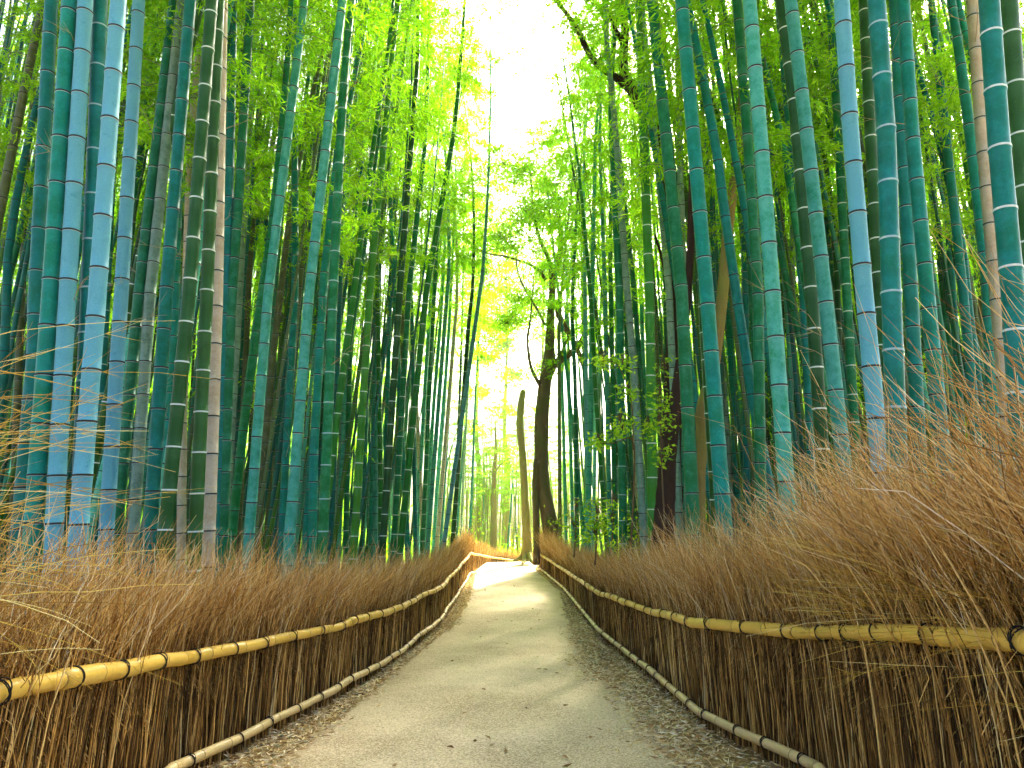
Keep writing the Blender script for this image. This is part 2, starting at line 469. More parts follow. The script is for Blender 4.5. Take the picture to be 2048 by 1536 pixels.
def brush_mesh(name, f, s0, s1, side, dens, plume, lean, yr=None, fine=6, wid=.17, rs=(.0026, .0058), low=0.0, thin=(.0012, .0025), along=0.0):
    """a hedge of upright dry stalks with finer twigs fanning from their tops.
    side: +1 / -1 direction (x) pointing away from the path; plume(s) height above rail; lean(s) towards the path"""
    n = int((s1 - s0) * dens)
    s = rng.uniform(s0, s1, n)
    P, A = f(s)
    nrm = np.stack([-A[:, 1], A[:, 0]], axis=1) * side
    off = rng.uniform(.05, .05 + wid, n) ** 1.0
    zb = P[:, 2] - .14 - rng.uniform(0, .03, n); zt = P[:, 3]
    pl = plume(s); ln = lean(s)
    clump = .5 + .5 * np.sin(s * 3.1) * np.sin(s * 7.3 + 1)
    H = (zt - zb) + pl * rng.uniform(.05, .62, n) * (.75 + .5 * clump)
    base = np.stack([P[:, 0] + nrm[:, 0] * off, P[:, 1] + nrm[:, 1] * off, zb], axis=1)
    S = 6; t = np.linspace(0, 1, S)
    tilt = rng.normal(0, .05, (n, 2))
    curve = np.stack([-nrm[:, 0], -nrm[:, 1]], axis=1) * (ln * rng.uniform(.2, 1.0, n))[:, None] * .35 + A * (along + rng.normal(0, .06, n))[:, None]
    X = base[:, None, :] + np.zeros((n, S, 3))
    hf = t[None, :] * H[:, None]
    rail_h = (zt - zb)[:, None]
    above = np.maximum(0, hf - rail_h * .95)
    X[:, :, 2] += hf
    X[:, :, 0] += tilt[:, None, 0] * hf + curve[:, None, 0] * above * 2.0
    X[:, :, 1] += tilt[:, None, 1] * hf + curve[:, None, 1] * above * 2.0
    X[:, 1:-1, :2] += rng.normal(0, .004, (n, S - 2, 2))
    r = rng.uniform(*rs, n); r = np.where(rng.random(n) < .12, r * 1.6, r)
    R = r[:, None] * (1 - .45 * t[None, :])
    V1, F1 = prisms(X, R)
    rnd = rng.random(n) ** 1.2
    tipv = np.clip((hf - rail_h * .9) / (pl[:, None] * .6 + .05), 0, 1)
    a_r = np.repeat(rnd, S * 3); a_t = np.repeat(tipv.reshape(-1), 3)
    # finer twigs
    m = n * fine; si = rng.integers(0, n, m)
    u = rng.uniform(.35, 1.0, m) ** .8
    j = np.clip((u * (S - 1)).astype(int), 0, S - 2); fr = u * (S - 1) - j
    b = X[si, j] * (1 - fr)[:, None] + X[si, j + 1] * fr[:, None]
    hh = u * H[si]; up_ok = np.clip((hh / rail_h[si, 0] - .5) * 2.2, .12, 1)
    Lt = rng.uniform(.3, 1.0, m) * (pl[si] * .85 + .05) * up_ok + .06
    lnf = ln[si] * np.clip((hh / rail_h[si, 0] - .88) * 5, 0, 1)
    d = np.stack([-nrm[si, 0] * lnf * rng.uniform(.1, 1.2, m) + A[si, 0] * along, -nrm[si, 1] * lnf * rng.uniform(.1, 1.2, m) + A[si, 1] * along, np.ones(m)], axis=1)
    push = np.clip(1.15 - hh / rail_h[si, 0], 0, .4) * 1.1
    d[:, 0] += nrm[si, 0] * push; d[:, 1] += nrm[si, 1] * push
    d += rng.normal(0, 1, (m, 3)) * np.array([.30, .42, .12]) * (.35 + .65 * up_ok[:, None])
    d /= np.linalg.norm(d, axis=1, keepdims=True)
    S2 = 5; t2 = np.linspace(0, 1, S2)
    bend = rng.normal(0, .09, (m, 3)) * Lt[:, None] + np.stack([-nrm[si, 0], -nrm[si, 1], np.zeros(m)], axis=1) * (lnf * Lt * .16)[:, None]
    X2 = b[:, None, :] + d[:, None, :] * (Lt[:, None] * t2[None, :])[..., None] + bend[:, None, :] * (t2[None, :] ** 2)[..., None]
    X2[:, 1:] += rng.normal(0, .026, (m, S2 - 1, 3)) * (.3 + Lt[:, None, None])
    R2 = rng.uniform(*thin, m)[:, None] * (1 - .6 * t2[None, :])
    V2, F2 = prisms(X2, R2)
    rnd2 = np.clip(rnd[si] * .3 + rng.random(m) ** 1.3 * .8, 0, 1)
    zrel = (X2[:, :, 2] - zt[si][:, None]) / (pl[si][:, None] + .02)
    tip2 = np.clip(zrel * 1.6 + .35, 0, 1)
    V = np.concatenate([V1, V2]); Fq = np.concatenate([F1, F2 + len(V1)])
    ar = np.concatenate([a_r, np.repeat(rnd2, S2 * 3)]); at_ = np.concatenate([a_t, np.repeat(tip2.reshape(-1), 3)])
    return V, Fq, ar, at_

def join_np(lst):
    o = 0; Vs = []; Fs = []; A = []; B = []
    for v, f, a, b in lst:
        Vs.append(v); Fs.append(f + o); A.append(a); B.append(b); o += len(v)
    return np.concatenate(Vs), np.concatenate(Fs), np.concatenate(A), np.concatenate(B)

def build_fence(P, side, label, plume, lean, seed):
    f, L = polyline_sampler(P)
    root = empty('brush_fence', (P[0][0], P[0][1], G(P[0][1])))
    tag(root, label, 'fence', 'brushwood fences along the path')
    o0 = Vector(root.location)
    # arc length where the fence enters the picture and the near part ends
    lst = [brush_mesh('b', f, 0, 4.6, side, 120, plume, lean, fine=4),
           brush_mesh('b', f, 4.6, 11.0, side, 520, plume, lean, fine=6),
           brush_mesh('b', f, 11.0, 17.5, side, 300, plume, lean, fine=7, rs=(.003, .006), thin=(.0017, .0030)),
           brush_mesh('b', f, 17.5, L, side, 170, plume, lean, fine=8, rs=(.004, .008), thin=(.0022, .0042))]
    V, Fq, a, t = join_np(lst)
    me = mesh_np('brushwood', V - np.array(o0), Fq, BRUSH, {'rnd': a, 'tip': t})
    b = obj('brushwood', me, root); b['kind'] = 'stuff'
    nside = -side
    for zi, r0, r1, mat, nm, sd in ((3, .041, .033, RAIL, 'top_rail', 1), (2, .033, .028, RAIL_B, 'bottom_rail', 2)):
        me, cen = make_rail(f, L, zi, r0, r1, 0.0, L, mat, nside * .016, seed * 10 + sd, .0075)
        for v in me.vertices: v.co -= o0
        ro = obj(nm, me, root)
        rr = random.Random(seed * 77 + sd); s = 4.0
        while s < L - .1:
            p0 = cen(s); p1 = cen(s + .03)
            d = (p1 - p0).normalized()
            y = Vector((-side * -1, 0, 0)); yv = Vector((d.y, -d.x, 0)).normalized() * (1)
            if yv.x * (1 if side > 0 else -1) < 0: yv = -yv       # local -Y looks at the path
            z = d.cross(yv); 
            if z.z < 0: d = -d; z = d.cross(yv)
            M = Matrix((d, yv, z)).transposed().to_4x4(); M.translation = p0 - o0
            st = rr.choice([0, 0, 1, 2]); 
            tie = obj('lashing', get_tie(st, .039 if zi == 3 else .032), ro); tie.matrix_local = M
            s += rr.uniform(.34, .52) if s < 14 else rr.uniform(.5, .8)
    return root

plL = lambda s: np.interp(s, [0, 4.0, 5.8, 7.0, 8.5, 12, 18, 22, 24], [1.0, .8, .50, .48, .52, .50, .44, .42, .62])
lnL = lambda s: np.interp(s, [0, 5.0, 6.5, 9, 24], [.5, .4, .3, .3, .25])
plR = lambda s: np.interp(s, [0, 4.6, 6.3, 7.4, 8.6, 10, 14, 20, 24], [.85, .80, .76, .72, .66, .60, .50, .42, .62])
lnR = lambda s: np.interp(s, [0, 5, 6.6, 8.0, 10, 24], [.80, .80, .66, .34, .24, .22])
build_fence(FL, 1, 'brushwood fence with two bamboo rails along the left edge of the path', plL, lnL, 3)
build_fence(FR, -1, 'brushwood fence with two bamboo rails along the right edge, tall plume at the photo edge', plR, lnR, 5)
# far fence that closes the end of the path behind the crest
a0 = FL[-1]; c1 = at(985, 1115, 27.2); c2 = at(1042, 1124, 29.0)
FC = [(a0[0], a0[1], a0[2], a0[3]), (c1.x, c1.y, c1.z - .55, c1.z), (c2.x, c2.y, c2.z - .5, c2.z), (c2.x + 2.5, 31.5, G(31) + .05, G(31) + .55)]
fc, Lc = polyline_sampler(FC)
rc = empty('brush_fence', (a0[0], a0[1], G(a0[1]))); tag(rc, 'distant sunlit brushwood fence crossing behind the far end of the path', 'fence', 'brushwood fences along the path')
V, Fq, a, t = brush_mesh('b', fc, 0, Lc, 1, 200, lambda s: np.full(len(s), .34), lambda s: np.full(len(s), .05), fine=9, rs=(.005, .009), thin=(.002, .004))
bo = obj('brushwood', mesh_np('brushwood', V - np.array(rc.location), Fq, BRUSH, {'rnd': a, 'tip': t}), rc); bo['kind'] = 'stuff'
for zi, nm, mt in ((3, 'top_rail', RAIL), (2, 'bottom_rail', RAIL_B)):
    me, cen = make_rail(fc, Lc, zi, .038, .03, 0, Lc, mt, -.02, 91 + zi, .008)
    for v in me.vertices: v.co -= rc.location
    obj(nm, me, rc)

# loose twigs sweeping in from the photo edges: tall springy brush beside the near fence
def sweep(label, root_pts, n, ldir, lrange, spread, rad, seed, gol):
    g = np.random.default_rng(seed)
    B = np.array(root_pts); i = g.integers(0, len(B) - 1, n); u = g.random(n)[:, None]
    b = B[i] * (1 - u) + B[i + 1] * u + g.normal(0, .05, (n, 3))
    d = np.array(ldir)[None, :] + g.normal(0, 1, (n, 3)) * np.array(spread)
    d /= np.linalg.norm(d, axis=1, keepdims=True)
    L = g.uniform(*lrange, n)
    S = 6; t = np.linspace(0, 1, S)
    bend = g.normal(0, .10, (n, 3)) * L[:, None] + np.array([0, 0, -.10])[None, :] * L[:, None]
    X = b[:, None, :] + d[:, None, :] * (L[:, None] * t)[..., None] + bend[:, None, :] * (t ** 2)[None, :, None]
    X[:, 1:] += g.normal(0, .004, (n, S - 1, 3))
    R = g.uniform(*rad, n)[:, None] * (1 - .6 * t)
    V1, F1 = prisms(X, R)
    rn = g.random(n)
    # side twiglets
    m = n * 5; si = g.integers(0, n, m); k = g.integers(1, S - 1, m)
    dd = d[si] + g.normal(0, .38, (m, 3)); dd /= np.linalg.norm(dd, axis=1, keepdims=True)
    Ls = g.uniform(.03, .2, m) * np.minimum(1, L[si])
    X2 = X[si, k][:, None, :] + dd[:, None, :] * (Ls[:, None] * np.linspace(0, 1, 3))[..., None]
    R2 = (g.uniform(.0005, .0010, m))[:, None] * np.array([1, .8, .4])[None, :]
    V2, F2 = prisms(X2, R2)
    V = np.concatenate([V1, V2]); Fq = np.concatenate([F1, F2 + len(V1)])
    c0 = b.mean(axis=0)
    ar = np.concatenate([np.repeat(rn, S * 3), np.repeat(rn[si] * .6 + .2, 9)])
    o = obj('overhanging_twigs', mesh_np('overhanging_twigs', V - c0, Fq, gol, {'rnd': ar, 'tip': np.ones(len(V))}), loc=c0)
    tag(o, label, 'twigs', kind='stuff')
    return o
sweep('thin golden twigs reaching in from the left photo edge in front of the bamboo', [(-1.72, 1.95, 1.15), (-1.75, 2.0, 1.5), (-1.75, 2.0, 1.9)], 95, (.80, .12, .12), (.25, .72), (.15, .25, .22), (.0011, .0022), 5, BRUSH_Y)
sweep('golden brown twigs sweeping up leftward from the tall brush at the right photo edge',
      [(2.3, 1.9, .95), (2.25, 2.4, 1.0), (2.2, 2.9, 1.05), (2.15, 3.4, .9)], 850, (-.62, .20, .42), (.3, 1.15), (.25, .22, .24), (.0011, .0024), 6, BRUSH_Y)

# ------------------------------------------------------------------ leaf litter
n = 34000
Y = rng.uniform(1.2, 26, n) ** 1.0; Y = 1.2 + (Y - 1.2) * rng.random(n) ** .6
side = rng.choice([-1, 1], n)
pe = np.where(side < 0, np.interp(Y, *zip(*PL)), np.interp(Y, *zip(*PR)))
fe = np.array([fence_x(s_, y_) for s_, y_ in zip(side, Y)])
u = rng.uniform(-.06, 1.02, n); u = np.where(rng.random(n) < .36, -rng.exponential(.16, n), u); clump_ = .5 + .5 * np.sin(Y * 3.7 + side) * np.sin(Y * 1.3 + 2)
u = np.where((u < 0), u * (.5 + 1.2 * clump_), u)
X = pe + (fe - pe) * u
far = rng.random(n) < .0018
X = np.where(far, rng.uniform(-.8, .8, n), X)
Z = np.interp(Y, GY, GZ) + .012 + rng.uniform(0, .022, n) * (~far)
Z = np.where(far | (u < .08), Z + .022, Z)
D = np.stack([rng.normal(size=n), rng.normal(size=n), rng.normal(0, .18, n)], axis=1)
V, Fq = leaf_quads(np.stack([X, Y, Z], 1), D, rng.uniform(.03, .085, n), rng.uniform(.006, .014, n) * np.where(far, 2.2, 1), .35)
V[:, 2] = np.maximum(V[:, 2], np.interp(V[:, 1], GY, GZ) + np.repeat(np.where(far | (u < .12), .026, .008), 4))
rn = np.where(far, 0.05, rng.random(n))
tag(obj('fallen_leaves', mesh_np('fallen_leaves', V, Fq, LITTER, {'rnd': np.repeat(rn, 4)})), 'dry fallen bamboo leaves scattered along both path edges', 'leaves', kind='stuff')

# ------------------------------------------------------------------ bamboo
CROWN_H = 9.5; BEND = 1.4
def crown_axis(z): return BEND * (np.asarray(z) / CROWN_H) ** 2.0
def make_crown(seed, nb, ntw, nlf, bl, llen, lwid):
    g = np.random.default_rng(seed)
    Cs = []; Ds = []; MP = []; MR = []
    for i in range(nb):
        z = CROWN_H * (.02 + .98 * (i + g.random()) / nb)
        th = g.uniform(0, 2 * PI)
        k = z / CROWN_H
        ln = bl * (.65 + .6 * math.sin(PI * min(1, k * .9 + .12))) * g.uniform(.6, 1.25)
        b = np.array([crown_axis(z), 0, z])
        out = np.array([math.cos(th), math.sin(th), 0])
        t = np.linspace(0, 1, 5)
        up = g.uniform(.35, .75)
        path = b[None, :] + out[None, :] * (ln * t)[:, None] + np.array([0, 0, 1.0])[None, :] * (ln * (up * t - .75 * t ** 2))[:, None]
        MP.append(path); MR.append(.006 * (1 - .8 * t))
        nt_ = max(3, int(ntw * g.uniform(.6, 1.3)))
        for j in range(nt_):
            u = g.uniform(.18, 1.0); q = u * 4; a = int(min(3, q)); fr = q - a
            p0 = path[a] * (1 - fr) + path[a + 1] * fr
            th2 = th + g.normal(0, .9)
            dd = np.array([math.cos(th2), math.sin(th2), g.normal(.05, .3)]); dd /= np.linalg.norm(dd)
            tl = g.uniform(.16, .42)
            c = g.random(nlf)[:, None]
            pos = p0 + dd * tl * c + np.array([0, 0, -.22])[None, :] * tl * c ** 2 + g.normal(0, .035, (nlf, 3))
            d = dd[None, :] * .8 + g.normal(0, .55, (nlf, 3)) + np.array([0, 0, -.55])
            Cs.append(pos); Ds.append(d)
    Cs = np.concatenate(Cs); Ds = np.concatenate(Ds); n = len(Cs)
    V, Fq = leaf_quads(Cs, Ds, g.uniform(*llen, n), g.uniform(*lwid, n), .12)
    leaf = mesh_np('foliage', V, Fq, LEAF, {'rnd': np.repeat(g.random(n), 4)})
    V, Fq = prisms(np.array(MP), np.array(MR))
    br = mesh_np('branches', V, Fq, TWIGM)
    return leaf, br
CROWNS = [make_crown(11 + i, 42, 12, 16, 1.25, (.08, .14), (.015, .022)) for i in range(3)]
CROWNS_FAR = [make_crown(51 + i, 42, 11, 14, 1.3, (.10, .16), (.017, .025)) for i in range(2)]

def culm_mesh(pts, rad, cls, ring, nseg, inter0, z0):
    """culm along a dense centre line with nodes; ring 'd' dark / 'w' white / 'p' powder"""
    P = np.array([tuple(p) for p in pts]); seg = np.linalg.norm(np.diff(P, axis=0), axis=1); S = np.concatenate([[0], np.cumsum(seg)]); L = S[-1]
    rr = random.Random(int(rad * 1e6) + int(P[0, 0] * 977) + nseg)
    def cp(s): return Vector([float(np.interp(s, S, P[:, k])) for k in range(3)])
    cs = []; rs = []; ms = []; pw = []
    s = 0.0
    while s < L - .05:
        k = s / L
        inter = inter0 * min(1.0, .55 + k * 4.0) * rr.uniform(.94, 1.06)
        e = min(s + inter, L)
        def R(x):
            x = x / L
            return max(.004, rad * (1.04 - .18 * min(x, .5) - 1.65 * max(0, x - .42) * .9))
        if nseg >= 12:
            prof = ((s + .014, 1.0, 0), (s + inter * .35, .985, 0), (e - inter * .35, .985, 0), (e - .030, .99, 0), (e - .008, 1.035, 2), (e - .004, 1.07, 1), (e + .0095, 1.075, 1))
        elif nseg >= 8:
            prof = ((s + .014, 1.0, 0), (s + .07, 1.0, 0), (e - .09, .99, 0), (e - .022, .99, 0), (e - .003, 1.06, 1), (e + .010, 1.06, 1))
        else:
            prof = ((s + .014, 1.0, 0), (e - .012, 1.0, 1), (e + .008, 1.05, 1))
        for x, kk, m in prof:
            cs.append(cp(min(x, L))); rs.append(R(min(x, L)) * kk); ms.append(m); pw.append(1.0 if x > e - .04 else (.45 if x < s + .02 else 0.0))
        s = e
    V, Fq = tube(cs, rs, nseg, False)
    ri = {'d': (RING_D, RING_P), 'w': (RING_W, RING_P), 'p': (RING_P, RING_P)}[ring]
    me = bpy.data.meshes.new('culm'); me.from_pydata([tuple(v) for v in V], [], Fq)
    for m in (CM[cls], ri[0], ri[1]): me.materials.append(m)
    me.polygons.foreach_set('use_smooth', [True] * len(me.polygons))
    idx = []
    for i in range(len(cs) - 1):
        m = 0
        if ms[i] == 1 and ms[i + 1] == 1: m = 1
        elif ms[i] == 2 and ms[i + 1] == 1: m = 2 if ring == 'd' else 0
        elif nseg < 12 and ms[i] == 1 and ms[i + 1] == 1: m = 1
        idx += [m] * nseg
    me.polygons.foreach_set('material_index', idx)
    a = me.attributes.new('powder', 'FLOAT', 'POINT'); a.data.foreach_set('value', np.repeat(np.array(pw, dtype=np.float32), nseg))
    me.update()
    return me

def add_bamboo(base, dirv, h0, face, cls, ring, rad, nseg, label, group, lower=None, crown_s=1.0, far=False, meshes=None):
    """base: ground point; dirv: unit-ish axis of the straight lower part; h0: crown base height; face: xy angle the tip nods to"""
    root = empty('bamboo', base); tag(root, label, 'bamboo', group); last_root[0] = root
    d = dirv.normalized()
    zax = d; xax = Vector((math.cos(face), math.sin(face), 0)); xax = (xax - zax * xax.dot(zax)).normalized(); yax = zax.cross(xax)
    low = lower if lower else [Vector((0, 0, 0)), d * (h0 / d.z)]
    top = low[-1]
    pts = []
    for i in range(len(low) - 1):
        for t in np.linspace(0, 1, 8)[:-1]: pts.append(low[i].lerp(low[i + 1], float(t)))
    for z in np.linspace(0, CROWN_H * crown_s, 14):
        pts.append(top + zax * float(z) + xax * float(crown_axis(z / crown_s)) * crown_s)
    me = culm_mesh(pts, rad, cls, ring, nseg, rad * 6.6 if rad > .03 else .3, base.z)
    obj('culm', me, root)
    lf, br = (CROWNS_FAR if far else CROWNS)[random.randrange(2 if far else 3)]
    M = Matrix((xax, yax, zax)).transposed().to_4x4() @ Matrix.Diagonal((crown_s, crown_s, crown_s, 1)); M.translation = top
    for nm, m in (('foliage', lf), ('branches', br)):
        o = obj(nm, m, root); o.matrix_local = M
    return root

CN = {'B': 'powdery pale blue', 'T': 'deep teal', 'L': 'light turquoise', 'G': 'mid green', 'D': 'dark glossy green', 'V': 'bright green', 'Y': 'dusty grey green', 'N': 'dry tan', 'O': 'dull olive', 'W': 'yellow'}
# class, ring, width in photo pixels, centre line in photo pixels
CULMS = [
 ('O','d',9,[(21,0),(18,600),(16,900)]), ('O','d',14,[(90,0),(57,270),(43,600),(31,910)]), ('T','d',28,[(103,0),(71,600),(70,700),(43,1010)]),
 ('T','d',32,[(139,0),(100,600),(74,950)]), ('B','d',32,[(171,0),(135,590),(111,1010)]), ('T','p',31,[(201,0),(187,370),(160,1000)]),
 ('O','d',10,[(185,200),(168,600),(135,1029)]), ('B','d',34,[(237,0),(194,600),(158,1050)]), ('T','p',18,[(225,300),(209,640),(188,1030)]),
 ('B','d',27,[(278,0),(242,600),(213,1060)]), ('G','w',15,[(322,0),(270,390),(240,640)]), ('G','d',22,[(348,0),(281,560),(234,1050)]),
 ('Y','d',22,[(363,0),(301,580),(266,1070)]), ('T','d',26,[(381,0),(333,580),(301,1050)]), ('T','d',18,[(362,200),(350,600),(335,900)]),
 ('D','w',27,[(424,0),(378,590),(332,1048)]), ('D','w',26,[(438,0),(414,580),(391,1060)]), ('N','d',24,[(445,0),(434,590),(418,1060)]),
 ('N','d',17,[(372,600),(365,850),(363,1060)]), ('T','d',20,[(467,0),(455,500),(441,1030)]), ('G','d',20,[(501,0),(478,390),(462,620),(452,900)]),
 ('Y','d',14,[(514,0),(490,390),(478,600)]), ('O','d',9,[(548,0),(513,600),(500,900)]), ('T','d',11,[(576,100),(490,600),(475,760)]),
 ('L','d',20,[(609,0),(536,590),(500,1050)]), ('T','d',15,[(589,0),(590,590),(574,870),(564,1060)]), ('L','d',21,[(685,0),(618,590),(580,1060)]),
 ('T','d',17,[(710,0),(647,560),(628,900),(625,1070)]), ('T','d',14,[(735,0),(660,440),(640,700)]), ('G','p',20,[(680,300),(666,590),(646,1070)]),
 ('T','d',13,[(687,300),(679,580),(662,1070)]), ('V','w',15,[(795,0),(739,590),(710,1060)]), ('T','d',10,[(730,230),(751,640),(742,1070)]),
 ('T','d',10,[(793,230),(780,590),(772,900)]), ('D','w',14,[(833,150),(799,590),(765,1100)]), ('G','w',12,[(849,300),(817,590),(787,1100)]),
 ('V','w',13,[(902,300),(853,580),(800,1100)]), ('L','d',8,[(857,370),(842,600),(836,1000)]), ('L','d',9,[(911,400),(894,590),(857,1070)]),
 ('N','d',8,[(925,350),(905,590),(873,1100)]), ('B','d',9,[(945,400),(921,560),(886,1100)]), ('T','d',9,[(815,400),(824,640),(831,1100)]),
 ('N','d',8,[(815,650),(833,800),(845,1050)]), ('L','d',11,[(714,560),(693,740),(677,1070)]), ('T','d',9,[(745,560),(736,680),(726,1070)]),
 ('O','d',14,[(564,560),(545,720),(517,1050)]), ('O','d',12,[(515,300),(498,560),(484,900)]), ('T','d',12,[(590,400),(572,650),(548,1050)]),
 ('O','d',9,[(616,500),(613,755),(611,1050)]), ('T','d',11,[(540,600),(552,780),(560,1020)]), ('L','d',10,[(760,500),(752,800),(750,1080)]),
 ('G','w',11,[(700,600),(698,800),(692,1060)]), ('T','d',11,[(790,600),(800,800),(815,1090)]), ('D','w',9,[(965,420),(938,640),(905,1090)]),
 ('L','d',8,[(885,600),(868,800),(850,1090)]), ('G','w',9,[(870,560),(858,800),(845,1090)]), ('O','d',9,[(800,760),(795,900),(790,1080)]),
 # right grove
 ('B','d',9,[(1166,290),(1170,580),(1175,950)]), ('L','d',11,[(1192,230),(1184,600),(1181,850),(1174,1090)]), ('L','d',10,[(1197,220),(1210,580),(1220,1070)]),
 ('Y','d',15,[(1206,0),(1232,273),(1254,580),(1269,755),(1287,1070)]), ('G','d',11,[(1218,190),(1240,312),(1268,580),(1287,830)]), ('G','p',16,[(1224,270),(1239,580),(1246,1070)]),
 ('L','d',9,[(1270,80),(1282,580),(1290,830)]), ('V','w',20,[(1277,0),(1287,273),(1299,580),(1306,1070)]), ('Y','d',15,[(1287,40),(1310,273),(1338,580),(1359,1050)]),
 ('G','d',26,[(1304,0),(1332,273),(1363,580),(1386,1030)]), ('Y','d',15,[(1355,0),(1357,234),(1363,430),(1372,800)]), ('T','d',30,[(1363,0),(1413,580),(1444,990)]),
 ('Y','d',12,[(1375,100),(1388,270),(1433,580),(1458,950)]), ('G','w',11,[(1396,0),(1401,60),(1417,390),(1425,800)]), ('L','d',6,[(1435,60),(1448,470),(1452,900)]),
 ('V','w',13,[(1439,0),(1464,273),(1497,580),(1507,800)]), ('G','d',22,[(1474,0),(1495,273),(1516,580),(1521,970)]), ('L','d',31,[(1499,0),(1521,273),(1545,580),(1571,950)]),
 ('G','w',11,[(1536,0),(1538,230),(1545,700)]), ('T','d',18,[(1556,0),(1581,273),(1607,590),(1625,950)]), ('L','d',29,[(1581,0),(1614,273),(1649,580),(1681,870),(1698,1010)]),
 ('D','w',26,[(1570,60),(1589,215),(1622,575),(1653,1030)]), ('G','d',13,[(1605,0),(1638,312),(1669,590),(1696,830)]), ('G','w',18,[(1659,0),(1677,273),(1693,580),(1712,910)]),
 ('B','d',34,[(1683,0),(1702,273),(1728,580),(1755,870)]), ('G','d',12,[(1702,0),(1716,117),(1743,547),(1752,900)]), ('D','w',24,[(1728,0),(1741,273),(1757,560),(1775,950)]),
 ('T','p',38,[(1753,0),(1773,273),(1782,580),(1794,910)]), ('T','d',26,[(1790,0),(1800,200),(1822,580),(1835,840)]), ('T','d',28,[(1806,0),(1825,273),(1854,580),(1875,800)]),
 ('G','d',13,[(1820,40),(1888,590),(1905,800)]), ('T','d',18,[(1862,0),(1892,273),(1926,580),(1946,800)]), ('G','d',12,[(1877,0),(1919,470),(1940,800)]),
 ('T','d',8,[(1864,80),(1855,270),(1848,600)]), ('T','d',10,[(1903,0),(1896,200),(1885,600)]), ('Y','d',8,[(1938,0),(1938,600),(1940,900)]),
 ('N','d',25,[(1944,0),(1964,273),(1992,580),(2020,910)]), ('T','w',42,[(1978,0),(1997,273),(2026,590),(2045,900)]), ('D','w',36,[(2017,0),(2048,390),(2068,700)]),
 ('T','d',22,[(1950,350),(1974,560),(1985,830)]), ('L','d',7,[(1312,350),(1309,600),(1306,900)]), ('B','d',8,[(1236,500),(1234,580),(1232,1070)]),
 ('B','d',7,[(1210,450),(1197,700),(1186,1050)]), ('L','d',7,[(1128,450),(1134,580),(1144,1000)]), ('G','w',9,[(1140,550),(1150,755),(1154,1090)]),
 ('L','d',7,[(1118,560),(1123,755),(1132,1060)]), ('T','d',12,[(1448,400),(1456,600),(1472,950)]), ('L','d',9,[(1470,300),(1476,580),(1481,950)]),
 ('T','d',14,[(1485,300),(1491,580),(1493,950)]), ('Y','d',13,[(1587,380),(1583,570),(1579,910)]), ('T','d',16,[(1606,300),(1614,570),(1622,990)]),
 ('V','w',11,[(1528,400),(1541,750),(1549,960)]), ('G','d',10,[(1222,600),(1226,800),(1230,1070)]), ('N','d',8,[(1262,700),(1268,850),(1272,1060)]),
 ('G','d',10,[(1330,500),(1334,800),(1338,1000)]), ('L','d',12,[(1800,300),(1812,600),(1822,900)]), ('G','d',10,[(1640,500),(1650,800),(1655,1000)]),
 ('T','d',14,[(1900,500),(1912,700),(1925,900)]), ('D','w',12,[(1565,500),(1563,800),(1560,960)]), ('G','d',13,[(1780,600),(1800,1000)]),
 ('O','d',12,[(1965,100),(1962,700)]), ('N','d',7,[(1396,500),(1394,800),(1392,1000)]), ('O','d',8,[(1118,700),(1120,1070)]),
]
last_root = [None]; DEADM = plain('dead_twig', (.36, .30, .15), .8, .3)
def ordinal(n):
    return ['zeroth','first','second','third','fourth','fifth','sixth','seventh','eighth','ninth','tenth','eleventh','twelfth','thirteenth','fourteenth','fifteenth','sixteenth','seventeenth','eighteenth','nineteenth','twentieth','twenty-first','twenty-second'][n]
info = []
for c in CULMS:
    cls, ring, w, pts = c
    side = -1 if pts[-1][0] < 1024 else 1
    d = .112 * F / w
    # widths were read low in the picture
    yref = min(pts[-1][1], 900); d *= ray(1024, yref).y
    D = .112
    for _ in range(60):
        lo = at(pts[-1][0], pts[-1][1], d)
        if side * lo.x >= side * fence_x(side, min(d, 23)) + .38: break
        d *= 1.03; D *= 1.03
    info.append((c, side, d, D))
info_sorted = sorted(info, key=lambda t: np.interp(800, [p[1] for p in t[0][3]], [p[0] for p in t[0][3]]))
cnt = {}
placed = []
